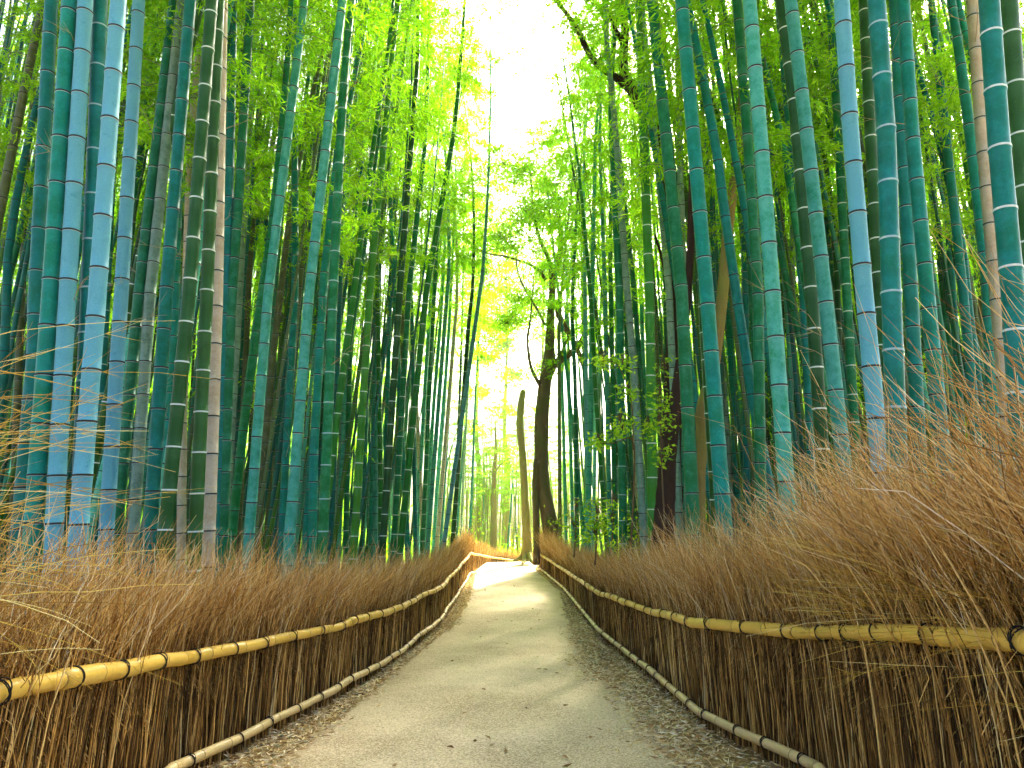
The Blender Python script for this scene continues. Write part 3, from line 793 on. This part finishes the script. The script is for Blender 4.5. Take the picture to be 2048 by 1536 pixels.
for (cls, ring, w, pts), side, d, D in info_sorted:
    size = 'thick' if w >= 24 else ('medium' if w >= 13 else 'slender')
    key = (cls, side, size); cnt[key] = cnt.get(key, 0) + 1
    W = [at(x, y, d) for x, y in pts]
    lowdir = (W[-2] - W[-1]); lowdir = lowdir / lowdir.z
    gz = G(d) - .05
    base = W[-1] - lowdir * (W[-1].z - gz)
    wp = [base] + W[::-1]
    updir = (W[0] - W[1]); updir = updir / updir.z
    # crown base: above the frame for near culms, within it for the far ones
    rnd_ = random.uniform(0, 1)
    if pts[0][1] < 20: h0 = max(6.3, min(11.5, W[0].z - gz + (.4 if d < 9 else -1.2))) + rnd_ * .8
    elif pts[0][1] < 520: h0 = min(10.5, W[0].z - gz) + rnd_ * .5
    else: h0 = 6.0 + rnd_ * 2.0
    if d > 15 and side < 0: h0 = min(h0, 8.0)
    cs_ = max(.5, min(1.0, (17.0 - h0) / CROWN_H)) * random.uniform(.9, 1.05)
    h0 += gz
    wp = [p for p in wp if p.z < h0 - .2]
    dirx = updir if W[0].z < h0 else (W[0] - W[1]) / (W[0].z - W[1].z)
    last = wp[-1]
    top = last + dirx * (h0 - last.z)
    lim = side * (.62 if side < 0 else 1.5)
    xt = top.x + dirx.x * 9.3 * cs_ + side * -1.0
    cdir = dirx.copy()
    if d > 7 and side * xt < (.62 if side < 0 else 1.5):
        want = (lim + side * 1.0 - top.x) / (9.3 * cs_)
        cdir.x = dirx.x + max(-.06, min(.06, want - dirx.x))
        face_fix = True
    else: face_fix = False
    low = [p - base for p in wp] + [top - base]
    face = (0 if side < 0 else PI) + random.uniform(-.6, .6) + (PI * .7 * random.choice([-1, 1]) if face_fix else 0)
    lab = f"{size} {CN[cls]} bamboo{' with white rings' if ring == 'w' else ''}, {ordinal(cnt[key])} such from left in the {'left' if side < 0 else 'right'} grove"
    if cnt[key] == 1: lab = lab.replace('first such from left', 'leftmost such')
    nseg = 20 if w > 24 else (14 if w > 13 else 9)
    add_bamboo(base, cdir, h0, face, cls, ring, D / 2, nseg, lab, 'bamboo culms beside the path', lower=low, crown_s=cs_, far=(d < 8 or d > 15))
    placed.append((base.x, base.y))
    if 4.5 < d < 15 and random.random() < .55:      # a few dead side twigs below the crown
        rt = last_root[0]
        for _q in range(random.randint(3, 7)):
            P = []; Rd = []
            z = random.uniform(2.6, h0 - gz); i = 0
            while i < len(low) - 2 and low[i + 1].z < z: i += 1
            tt = (z - low[i].z) / max(.01, low[i + 1].z - low[i].z); p0 = low[i].lerp(low[i + 1], min(1, max(0, tt)))
            th = random.uniform(0, 2 * PI); ln = random.uniform(.3, 1.0); o_ = Vector((math.cos(th), math.sin(th), random.uniform(.5, 1.3))).normalized()
            pp = [p0 + o_ * ln * t_ + Vector((random.gauss(0, .02), random.gauss(0, .02), -.25 * ln * t_ * t_)) for t_ in (0, .25, .5, .75, 1)]
            P.append([tuple(v) for v in pp]); Rd.append([.0045, .0035, .0026, .0018, .001])
            for _w in range(3):
                j = random.randint(1, 3); o2 = (o_ + Vector((random.gauss(0, .7), random.gauss(0, .7), random.gauss(0, .4)))).normalized(); l2 = ln * random.uniform(.2, .5)
                P.append([tuple(pp[j] + o2 * l2 * t_) for t_ in (0, .25, .5, .75, 1)]); Rd.append([.0024, .002, .0016, .0012, .0008])
            v_, f_ = prisms(np.array(P), np.array(Rd)); obj('bare_twig', mesh_np('bare_twig', v_, f_, DEADM), rt)

# fillers: rows behind the ones above, every one its own bamboo; shared culm meshes
FILL = {}
def fill_mesh(cls, ring, v):
    if (cls, v) not in FILL:
        r = random.Random(v); pts = []
        k = r.uniform(-.15, .15)
        for t in np.linspace(0, 1, 10)[:-1]: pts.append(Vector((k * math.sin(t * PI), 0, 6.0 * float(t))))
        for z in np.linspace(0, CROWN_H, 14): pts.append(Vector((float(crown_axis(z)), 0, 6.0 + float(z))))
        FILL[(cls, v)] = culm_mesh(pts, .046 + .004 * v, cls, ring, 8, .31 + .02 * v, 0)
    return FILL[(cls, v)]
def filler(x, y, cls, label, group, h=1.0, face=None, lean=.05, cs=None, far=True):
    root = empty('bamboo', (x, y, G(y) - .05)); tag(root, label, 'bamboo', group)
    if face is None: face = (0 if x < 0 else PI) + random.uniform(-.8, .8) if abs(x) > 3.6 else random.choice([-1, 1]) * PI / 2 + random.uniform(-.4, .4)
    M = Matrix.Rotation(random.gauss(0, lean), 4, 'X') @ Matrix.Rotation(random.gauss(.045 if x < 0 else -.045, lean), 4, 'Y') @ Matrix.Rotation(face, 4, 'Z')
    c = obj('culm', fill_mesh(cls, 'w' if cls in 'DV' else 'd', random.randrange(3)), root)
    k = random.uniform(.75, 1.1)
    c.matrix_local = M @ Matrix.Diagonal((k, k, h, 1)) if False else M @ Matrix.Diagonal((1, 1, h, 1))
    lf, br = random.choice(CROWNS_FAR if far else CROWNS)
    for nm, m in (('foliage', lf), ('branches', br)):
        o = obj(nm, m, root); o.matrix_local = M @ Matrix.Diagonal((1, 1, h, 1)) @ Matrix.Translation((0, 0, 6.0))
    placed.append((x, y)); return root
def sample(nwant, ymin, ymax, side, xin, xmaxf, mind):
    res = []; tries = 0
    while len(res) < nwant and tries < 20000:
        tries += 1
        y = random.uniform(ymin, ymax)
        x0 = abs(fence_x(side, min(y, 23))) + xin
        x1 = min(xmaxf * y + 1.2, 20)
        if x1 <= x0: continue
        x = side * random.uniform(x0, x1)
        if all((x - a) ** 2 + (y - b) ** 2 > mind ** 2 for a, b in placed + res): res.append((x, y))
    return res
weights = 'TTTGGGGDYLLOVVTGL'
for side, nm in ((-1, 'left'), (1, 'right')):
    for (n_, y0, y1, xin, md, zone) in ((34, 7, 15, .9, .5, 'middle rows'), (50, 13, 30, .5, .5, 'deep rows')):
        for x, y in sample(n_, y0, y1, side, xin, .78, md):
            cls = random.choice(weights)
            filler(x, y, cls, f"slim {CN[cls]} bamboo standing among others in the {zone} of the {nm} grove", f"slim bamboos in the {zone} of the {nm} grove", h=random.uniform(.85, 1.12), far=(y > 14))
# stand closing the view beyond the crest, sunlight put into its yellow culm colour
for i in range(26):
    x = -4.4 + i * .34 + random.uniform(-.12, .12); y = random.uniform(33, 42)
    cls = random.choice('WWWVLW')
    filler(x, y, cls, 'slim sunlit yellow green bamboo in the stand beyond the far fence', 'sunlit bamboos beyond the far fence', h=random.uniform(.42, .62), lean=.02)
# beyond counting: the rest of the forest
g = np.random.default_rng(99)
Cp = []; Rr = []; LV = []; CC = []; PH = []
SP = []
while len(SP) < 820:
    y = g.uniform(13, 62); x = g.uniform(-1, 1) * (.85 * y + 3)
    if abs(x) < 2.2 + .13 * y: continue
    if abs(x) < 4.2 and y < 24: continue
    SP.append((x, y))
lco = np.empty(len(CROWNS_FAR[0][0].vertices) * 3, dtype=np.float32); CROWNS_FAR[0][0].vertices.foreach_get('co', lco); lco = lco.reshape(-1, 4, 3)
for x, y in SP:
    lx, ly = g.normal(0, .05, 2); H = g.uniform(12, 16); gz = G(y)
    t = np.linspace(0, 1, 7)
    Cp.append(np.stack([x + lx * H * t, y + ly * H * t, gz + H * t], 1)); Rr.append(g.uniform(.035, .055) * (1 - .75 * t)); CC.append(g.random() * .82)
    if len(LV) > 430 and y < 26: continue
    pick = g.choice(len(lco), 1700, replace=False)
    th = g.uniform(0, 2 * PI); c_, s_ = math.cos(th), math.sin(th)
    q = lco[pick].reshape(-1, 3).copy(); q[:, 0] -= 0
    qx = q[:, 0] * c_ - q[:, 1] * s_; qy = q[:, 0] * s_ + q[:, 1] * c_
    ctr = q.reshape(-1, 4, 3).mean(axis=1, keepdims=True)
    q2 = np.stack([qx, qy, q[:, 2]], 1).reshape(-1, 4, 3); cc = q2.mean(axis=1, keepdims=True)
    q2 = (q2 - cc) * (1.4 + max(0, y - 30) * .022) + cc
    q2 = q2.reshape(-1, 3) + np.array([x + lx * 4, y + ly * 4, gz + (g.uniform(2.4, 4.4) if y < 24 else g.uniform(-.2, 3.6))])
    LV.append(q2)
for k in range(260):      # thin stand at the far end of the view, coloured as if sunlit
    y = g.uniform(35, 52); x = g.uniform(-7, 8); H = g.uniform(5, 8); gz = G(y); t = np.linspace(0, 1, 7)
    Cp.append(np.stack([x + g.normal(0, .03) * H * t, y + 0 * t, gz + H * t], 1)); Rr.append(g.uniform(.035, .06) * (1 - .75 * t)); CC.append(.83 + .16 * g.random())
for k in range(420):      # low undergrowth between the far culms
    y = g.uniform(24, 60); x = g.uniform(-1, 1) * (.85 * y + 3)
    if abs(x) < 3.0 + (2.0 if y < 30 else 0) and y < 33: continue
    m = 170; c_ = np.array([x, y, G(y)]) + g.normal(size=(m, 3)) * np.array([.9, .9, 0]) + np.stack([0 * np.ones(m), 0 * np.ones(m), g.random(m) ** 1.3 * g.uniform(.8, 2.6)], 1)
    v_, f_ = leaf_quads(c_, g.normal(size=(m, 3)), g.uniform(.2, .34, m), g.uniform(.06, .10, m), .1)
    LV.append(v_)
k = 0
while k < 760:            # bare lower culms packed between the nearer rows
    y = g.uniform(9, 27); sd_ = g.choice([-1, 1]); x = sd_ * g.uniform(abs(fence_x(sd_, min(y, 23))) + 1.5, .80 * y + 1.5)
    if abs(x) < 2.2 + max(0, 12 - y) * .4: continue
    k += 1; lx, ly = g.normal(-.05 * sd_, .035), g.normal(0, .03); H = g.uniform(12, 16); gz = G(y); t = np.linspace(0, 1, 7)
    Cp.append(np.stack([x + lx * H * t + .25 * np.sin(t * 3) * g.normal(), y + ly * H * t, gz + H * t], 1)); Rr.append(g.uniform(.024, .046) * (1 - .7 * t ** 1.5)); CC.append(g.choice([.1, .1, .1, .3, .3, .45, .45, .45, .57, .67, .67, .77]))
V, Fq = prisms(np.array(Cp), np.array(Rr), 6)
zz = (V[:, 2] + 3) / np.repeat(g.uniform(.26, .38, len(Cp)), 42) + np.repeat(g.random(len(Cp)), 42)
def forest_mat():
    m, nt, out = newmat('far_culm')
    a = N(nt, 'ShaderNodeAttribute', attribute_name='cl'); b = N(nt, 'ShaderNodeAttribute', attribute_name='node')
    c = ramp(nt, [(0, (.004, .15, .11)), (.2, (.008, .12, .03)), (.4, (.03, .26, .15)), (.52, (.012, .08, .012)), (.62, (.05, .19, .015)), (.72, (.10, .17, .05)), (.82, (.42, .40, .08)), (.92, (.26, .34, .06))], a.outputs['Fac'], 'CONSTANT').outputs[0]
    nn = noise(nt, 3, 4, .6, coords(nt))
    c = mix(nt, .6, c, ramp(nt, [(.3, (.55,) * 3), (.7, (1,) * 3)], nn.outputs[0]).outputs[0], 'MULTIPLY')
    f = N(nt, 'ShaderNodeMath', operation='FRACT'); nt.links.new(b.outputs['Fac'], f.inputs[0])
    c = mix(nt, ramp(nt, [(.90, (0,) * 3), (.91, (.9,) * 3)], f.outputs[0], 'CONSTANT').outputs[0], c, (.20, .28, .22))
    c = mix(nt, ramp(nt, [(.94, (0,) * 3), (.95, (1,) * 3)], f.outputs[0], 'CONSTANT').outputs[0], c, (.04, .035, .02))
    bsdf(nt, out, c, .5, .3); return m
froot = empty('bamboo_forest', (0, 45, G(45)))
tag(froot, 'dense mass of far bamboo filling the background behind both groves', 'bamboo forest', kind='stuff')
fl = np.array(froot.location)
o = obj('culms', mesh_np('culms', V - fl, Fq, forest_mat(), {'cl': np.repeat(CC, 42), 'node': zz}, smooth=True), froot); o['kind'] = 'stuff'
LV = np.concatenate(LV)
o = obj('foliage', mesh_np('foliage', LV - fl, np.arange(len(LV)).reshape(-1, 4), LEAF, {'rnd': np.repeat(g.random(len(LV) // 4), 4)}), froot); o['kind'] = 'stuff'

# ------------------------------------------------------------------ broadleaf trees
def tree(name, label, cat, limbs, bark, leaves=None, seed=1, group=None, Y=20):
    """limbs: list of ([(px, py, dY)], [radius m]); leaves: list of (px, py, dY, rx, rz, n)"""
    first = limbs[0][0][0]
    base = at(first[0], first[1], Y + first[2])
    root = empty(name, base); tag(root, label, cat, group)
    parts = []
    for i, (pp, rr) in enumerate(limbs):
        pts, rad = smooth_path([at(x, y, Y + dy) - base for x, y, dy in pp], rr, 5)
        g_ = random.Random(seed * 31 + i)
        rad = [r * g_.uniform(.93, 1.07) for r in rad]
        parts.append(tube(pts, rad, 10 if rr[0] > .06 else 6))
    obj('trunk', clean_tube_mesh('trunk', parts, bark), root)
    if leaves:
        g2 = np.random.default_rng(seed); Cs = []; TW = []
        for x, y, dy, rx, rz, n in leaves:
            c = np.array(at(x, y, Y + dy) - base)
            nb = max(9, n // 30)
            th = g2.normal(size=(nb, 3)); th /= np.linalg.norm(th, axis=1, keepdims=True)
            sub = c + th * np.array([rx, rx, rz]) * (g2.random(nb)[:, None] ** .6)
            for s_ in sub:
                k = max(1, n // nb)
                Cs.append(s_ + g2.normal(size=(k, 3)) * np.array([.22, .22, .10]) * (.5 + rx * .5) * (.55 if Y < 10 else 1))
                t_ = np.linspace(0, 1, 4)[:, None]
                TW.append(c * (1 - t_) + s_ * t_ + np.array([0, 0, .12]) * np.sin(t_ * PI))
        Cs = np.concatenate(Cs); n = len(Cs)
        D = g2.normal(size=(n, 3)) * np.array([1, 1, .5]) + np.array([0, 0, -.25])
        sz = leaves[0][3] * 0 + (.055 if Y < 12 else (.085 if Y < 35 else .17))
        V, Fq = leaf_quads(Cs, D, g2.uniform(.8, 1.5, n) * sz, g2.uniform(.4, .7, n) * sz, .1)
        obj('crown', mesh_np('crown', V, Fq, BLEAF, {'rnd': np.repeat(g2.random(n), 4)}), root)
        V, Fq = prisms(np.array(TW), np.tile(np.array([.012, .009, .006, .003]) * (1 if Y > 12 else .5), (len(TW), 1)))
        obj('twigs', mesh_np('twigs', V, Fq, bark), root)
    return root
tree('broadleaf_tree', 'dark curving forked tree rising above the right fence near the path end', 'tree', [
    ([(1110, 1135, 0), (1102, 1060, 0), (1085, 960, 0), (1083, 850, 0), (1090, 765, 0), (1098, 690, 0), (1100, 630, 0), (1104, 570, 0), (1098, 520, -.2), (1080, 480, -.3), (1066, 420, -.3), (1062, 350, -.4)], [.33, .26, .22, .22, .19, .13, .11, .10, .07, .05, .04, .02]),
    ([(1092, 770, 0), (1108, 730, .1), (1150, 700, .2), (1175, 665, .3), (1210, 640, .5), (1240, 610, .8)], [.15, .13, .10, .09, .07, .04]),
    ([(1106, 740, 0), (1104, 690, .1), (1104, 620, .1), (1108, 560, .2), (1118, 520, .2), (1122, 470, .3), (1115, 420, .3), (1110, 380, .4)], [.10, .09, .09, .10, .11, .09, .06, .03]),
    ([(1112, 600, .1), (1120, 635, .1), (1145, 680, .1), (1165, 725, .2), (1172, 770, .2)], [.09, .10, .09, .08, .03]),
    ([(1118, 720, .1), (1130, 690, 0), (1150, 660, 0), (1190, 640, .2)], [.05, .04, .03, .02]),
    ([(1080, 770, -.1), (1062, 735, -.2), (1055, 680, -.3), (1060, 645, -.4), (1064, 600, -.4), (1068, 540, -.4)], [.07, .05, .04, .03, .025, .012]),
    ([(1090, 650, -.1), (1072, 615, -.2), (1048, 575, -.3), (1035, 540, -.4), (1031, 500, -.4)], [.05, .04, .035, .03, .012]),
    ([(1072, 610, -.2), (1085, 590, -.2), (1100, 578, -.2)], [.02, .018, .012]),
    ([(1092, 560, -.1), (1070, 535, -.2), (1020, 515, -.4), (980, 508, -.5), (950, 496, -.6)], [.06, .05, .035, .03, .015]),
    ([(1118, 590, .1), (1140, 560, .2), (1165, 530, .3), (1200, 500, .5)], [.05, .04, .03, .015]),
    ([(1120, 500, .2), (1140, 460, .2), (1150, 420, .3), (1165, 370, .4)], [.06, .05, .035, .02]),
    ([(1085, 880, 0), (1074, 920, -.1), (1071, 980, -.1), (1073, 1060, -.1), (1073, 1130, -.1)], [.04, .10, .11, .10, .11]),
  ], BARK, [(1040, 600, .8, .8, .5, 1900), (1015, 648, .6, 1.0, .4, 1800), (1085, 545, .9, .8, .5, 900), (1130, 540, 1.2, 1.0, .6, 1300), (1000, 480, -.4, 1.0, .5, 1500), (960, 440, -.4, .9, .6, 1100),
            (1055, 430, -.2, 1.1, .9, 3000), (1110, 400, .3, 1.2, 1.0, 2600), (1050, 340, -.3, 1.2, .9, 2600), (1005, 330, -.4, .9, .7, 1500), (1150, 360, .4, 1.0, 1.0, 1700), (1190, 500, .9, .9, .7, 900), (1090, 290, 0, 1.0, .6, 1300),
            (1030, 500, -.2, .7, .5, 700), (1010, 560, 1.0, .6, .5, 500)], seed=3, Y=21)
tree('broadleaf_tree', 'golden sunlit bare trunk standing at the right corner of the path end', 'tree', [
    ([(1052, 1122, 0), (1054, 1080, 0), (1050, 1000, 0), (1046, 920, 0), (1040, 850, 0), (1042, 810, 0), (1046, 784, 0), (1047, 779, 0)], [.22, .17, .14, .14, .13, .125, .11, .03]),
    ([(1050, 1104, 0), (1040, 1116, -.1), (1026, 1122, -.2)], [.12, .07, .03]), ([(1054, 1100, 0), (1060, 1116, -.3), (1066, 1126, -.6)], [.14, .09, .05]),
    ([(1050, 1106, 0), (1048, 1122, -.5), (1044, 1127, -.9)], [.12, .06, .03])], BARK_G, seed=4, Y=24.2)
tree('broadleaf_tree', 'small sunlit tree with loose leaf clusters seen beyond the far fence', 'tree', [
    ([(986, 1120, 0), (987, 1050, 0), (988, 950, 0), (992, 900, 0), (990, 840, 0)], [.17, .14, .11, .06, .03]),
    ([(990, 945, 0), (1005, 925, 0), (1025, 915, 0)], [.04, .03, .015])], BARK_G, [(992, 900, 0, .9, .5, 420), (1015, 930, 0, .8, .35, 300), (985, 945, 0, .8, .25, 260), (1000, 860, 0, .5, .6, 160), (975, 985, 0, .6, .2, 140)], seed=5, Y=31)
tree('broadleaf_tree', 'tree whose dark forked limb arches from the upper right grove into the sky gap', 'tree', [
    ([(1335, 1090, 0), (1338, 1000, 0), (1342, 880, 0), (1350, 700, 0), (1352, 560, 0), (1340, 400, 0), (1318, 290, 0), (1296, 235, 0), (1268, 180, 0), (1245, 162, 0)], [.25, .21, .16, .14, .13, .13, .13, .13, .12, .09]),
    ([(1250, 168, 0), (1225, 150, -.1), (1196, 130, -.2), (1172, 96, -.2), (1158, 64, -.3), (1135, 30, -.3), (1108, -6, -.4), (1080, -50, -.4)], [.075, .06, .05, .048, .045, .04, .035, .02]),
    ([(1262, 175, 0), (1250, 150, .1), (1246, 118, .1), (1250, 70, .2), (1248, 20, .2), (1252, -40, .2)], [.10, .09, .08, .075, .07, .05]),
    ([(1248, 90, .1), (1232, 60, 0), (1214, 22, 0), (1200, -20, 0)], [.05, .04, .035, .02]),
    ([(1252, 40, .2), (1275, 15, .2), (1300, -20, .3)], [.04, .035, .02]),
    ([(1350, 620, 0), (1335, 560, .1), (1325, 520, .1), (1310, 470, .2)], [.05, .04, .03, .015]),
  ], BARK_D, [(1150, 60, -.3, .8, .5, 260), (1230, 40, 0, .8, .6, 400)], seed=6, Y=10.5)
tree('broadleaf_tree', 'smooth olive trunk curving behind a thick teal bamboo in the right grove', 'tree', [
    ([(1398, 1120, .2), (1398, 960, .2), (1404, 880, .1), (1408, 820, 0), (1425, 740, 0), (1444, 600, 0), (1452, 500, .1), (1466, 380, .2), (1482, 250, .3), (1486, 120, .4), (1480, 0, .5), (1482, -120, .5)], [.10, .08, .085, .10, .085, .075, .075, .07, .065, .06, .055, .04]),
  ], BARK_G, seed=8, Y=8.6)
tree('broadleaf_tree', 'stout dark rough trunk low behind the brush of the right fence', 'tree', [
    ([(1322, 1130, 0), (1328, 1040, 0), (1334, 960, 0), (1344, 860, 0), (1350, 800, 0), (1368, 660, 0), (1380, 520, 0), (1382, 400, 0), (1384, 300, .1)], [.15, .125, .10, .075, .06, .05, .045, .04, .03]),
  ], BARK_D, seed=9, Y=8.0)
for i, (x, y, Yf, hh, lab) in enumerate([(1012, 1100, 44, 640, 'hazy yellow green tree far beyond the path end, right of the small sunlit tree'), (955, 1100, 40, 600, 'hazy yellow green tree far beyond the path end behind the left bamboos'), (1085, 1100, 46, 560, 'hazy yellow green tree far behind the curving dark tree')]):
    tree('broadleaf_tree', lab, 'tree', [([(x, y, 0), (x + 3, 950, 0), (x - 3, 850, 0), (x + 2, hh + 60, 0), (x, hh - 120, 0)], [.2, .16, .12, .08, .03])], BARK_G,
         [(x, hh + 180, 0, 1.3, .7, 600), (x + 12, hh + 110, 0, 1.6, .9, 1300), (x - 10, hh + 50, 0, 1.6, .9, 1500), (x + 5, hh, 0, 1.6, 1.0, 1500), (x - 6, hh - 60, 0, 1.7, 1.0, 1500), (x + 4, hh - 120, 0, 1.5, 1.0, 1300), (x - 3, hh - 190, 0, 1.2, 1.0, 800), (x, hh + 260, 0, .9, .6, 200)], seed=50 + i, Y=Yf)
# shrubs and climbers among the right culms
def shrub(label, limbs, leaves, seed, Y):
    return tree('leafy_shrub', label, 'shrub', limbs, BARK, leaves, seed=seed, Y=Y, group='leafy undergrowth in the right grove')
shrub('broad leaved sapling spray hanging before pale bamboos above the right fence', [([(1262, 1090, .4), (1268, 960, .3), (1265, 880, .1), (1230, 885, 0), (1190, 888, -.1)], [.012, .011, .009, .006, .003]), ([(1266, 900, .1), (1262, 800, .1), (1235, 730, 0), (1200, 722, 0)], [.009, .008, .005, .003])],
      [(1205, 722, 0, .20, .10, 110), (1245, 728, 0, .16, .08, 80), (1200, 888, 0, .18, .08, 100), (1245, 860, 0, .16, .13, 110), (1255, 790, .1, .14, .15, 90), (1240, 845, 0, .14, .1, 70)], 21, 7.6)
shrub('climbing leafy vine hanging round the dark trunk', [([(1330, 1060, 0), (1322, 900, 0), (1322, 780, 0), (1325, 680, 0)], [.010, .009, .007, .003])],
      [(1322, 800, 0, .10, .2, 90), (1318, 850, 0, .12, .2, 120), (1325, 900, 0, .10, .2, 80), (1330, 740, 0, .08, .2, 50), (1298, 850, 0, .08, .16, 60)], 22, 7.4)
for i, (x, y, w_, n_, lab) in enumerate([(1190, 1070, .30, 260, 'dark leafy bush at the foot of pale bamboos left of the sapling'), (1148, 1055, .22, 120, 'small light green bush just right of the dark curving tree'),
        (1275, 1075, .20, 120, 'small bush beside the bright green bamboo foot'), (1222, 1045, .22, 110, 'pale leafy bush between turquoise bamboo feet')]):
    shrub(lab, [([(x, y + 60, 0), (x + 4, y, 0), (x + 2, y - 60, 0)], [.012, .009, .004])], [(x, y, 0, w_, .3, n_), (x + 6, y - 40, 0, w_ * .8, .25, n_ // 2)], 30 + i, 9.5 + i * .6)

# ------------------------------------------------------------------ light, sky, camera
SUN_EL, SUN_AZ = math.radians(40), math.radians(24)      # azimuth from +Y towards +X
w = bpy.data.worlds.new('World'); sc.world = w; w.use_nodes = True
nt = w.node_tree
for n_ in list(nt.nodes): nt.nodes.remove(n_)
out = nt.nodes.new('ShaderNodeOutputWorld'); bg = nt.nodes.new('ShaderNodeBackground'); sky = nt.nodes.new('ShaderNodeTexSky')
sky.sky_type = 'NISHITA'; sky.sun_disc = False; sky.sun_elevation = SUN_EL; sky.sun_rotation = SUN_AZ
sky.air_density = .6; sky.dust_density = 7.0; sky.ozone_density = 1.0
nt.links.new(sky.outputs[0], bg.inputs[0]); bg.inputs[1].default_value = .15
nt.links.new(bg.outputs[0], out.inputs[0])
ld = bpy.data.lights.new('sun', 'SUN'); ld.energy = 4.5; ld.angle = math.radians(6); ld.color = (1, .93, .78)
lo = bpy.data.objects.new('sun', ld); COL.objects.link(lo)
dv = Vector((math.sin(SUN_AZ) * math.cos(SUN_EL), math.cos(SUN_AZ) * math.cos(SUN_EL), math.sin(SUN_EL)))
lo.rotation_euler = dv.to_track_quat('Z', 'Y').to_euler(); lo.location = (0, 0, 30)

def box_haze(x0, x1, y0, y1, z0, z1):
    v = [(x, y, z) for z in (z0, z1) for y in (y0, y1) for x in (x0, x1)]
    f = [(0, 2, 3, 1), (4, 5, 7, 6), (0, 1, 5, 4), (2, 6, 7, 3), (0, 4, 6, 2), (1, 3, 7, 5)]
    me = bpy.data.meshes.new('haze'); me.from_pydata(v, [], f)
    m = bpy.data.materials.new('haze'); m.use_nodes = True; nt = m.node_tree
    for n in list(nt.nodes): nt.nodes.remove(n)
    o = nt.nodes.new('ShaderNodeOutputMaterial'); p = nt.nodes.new('ShaderNodeVolumePrincipled')
    p.inputs['Density'].default_value = .0011; p.inputs['Color'].default_value = (1, .97, .80, 1); p.inputs['Anisotropy'].default_value = .5
    nt.links.new(p.outputs[0], o.inputs['Volume']); me.materials.append(m)
    return tag(obj('haze', me), kind='stuff')
box_haze(-131, 131, -41, 141, -3.6, 26)
cam = bpy.data.cameras.new('camera'); co = bpy.data.objects.new('camera', cam); COL.objects.link(co)
cam.sensor_width = 36; cam.lens = 36 * F / 2048; cam.clip_end = 2000; cam.clip_start = .05
co.location = (0, 0, CZ); co.rotation_euler = (PI / 2 + PITCH, 0, 0)
sc.camera = co
sc.view_settings.view_transform = 'Standard'; sc.view_settings.look = 'None'; sc.view_settings.gamma = 1; sc.view_settings.exposure = 2.7
sc.cycles.use_denoising = True
sc.cycles.max_bounces = 4; sc.cycles.diffuse_bounces = 4; sc.cycles.transmission_bounces = 3; sc.cycles.glossy_bounces = 1
sc.cycles.use_adaptive_sampling = True; sc.cycles.adaptive_threshold = .03
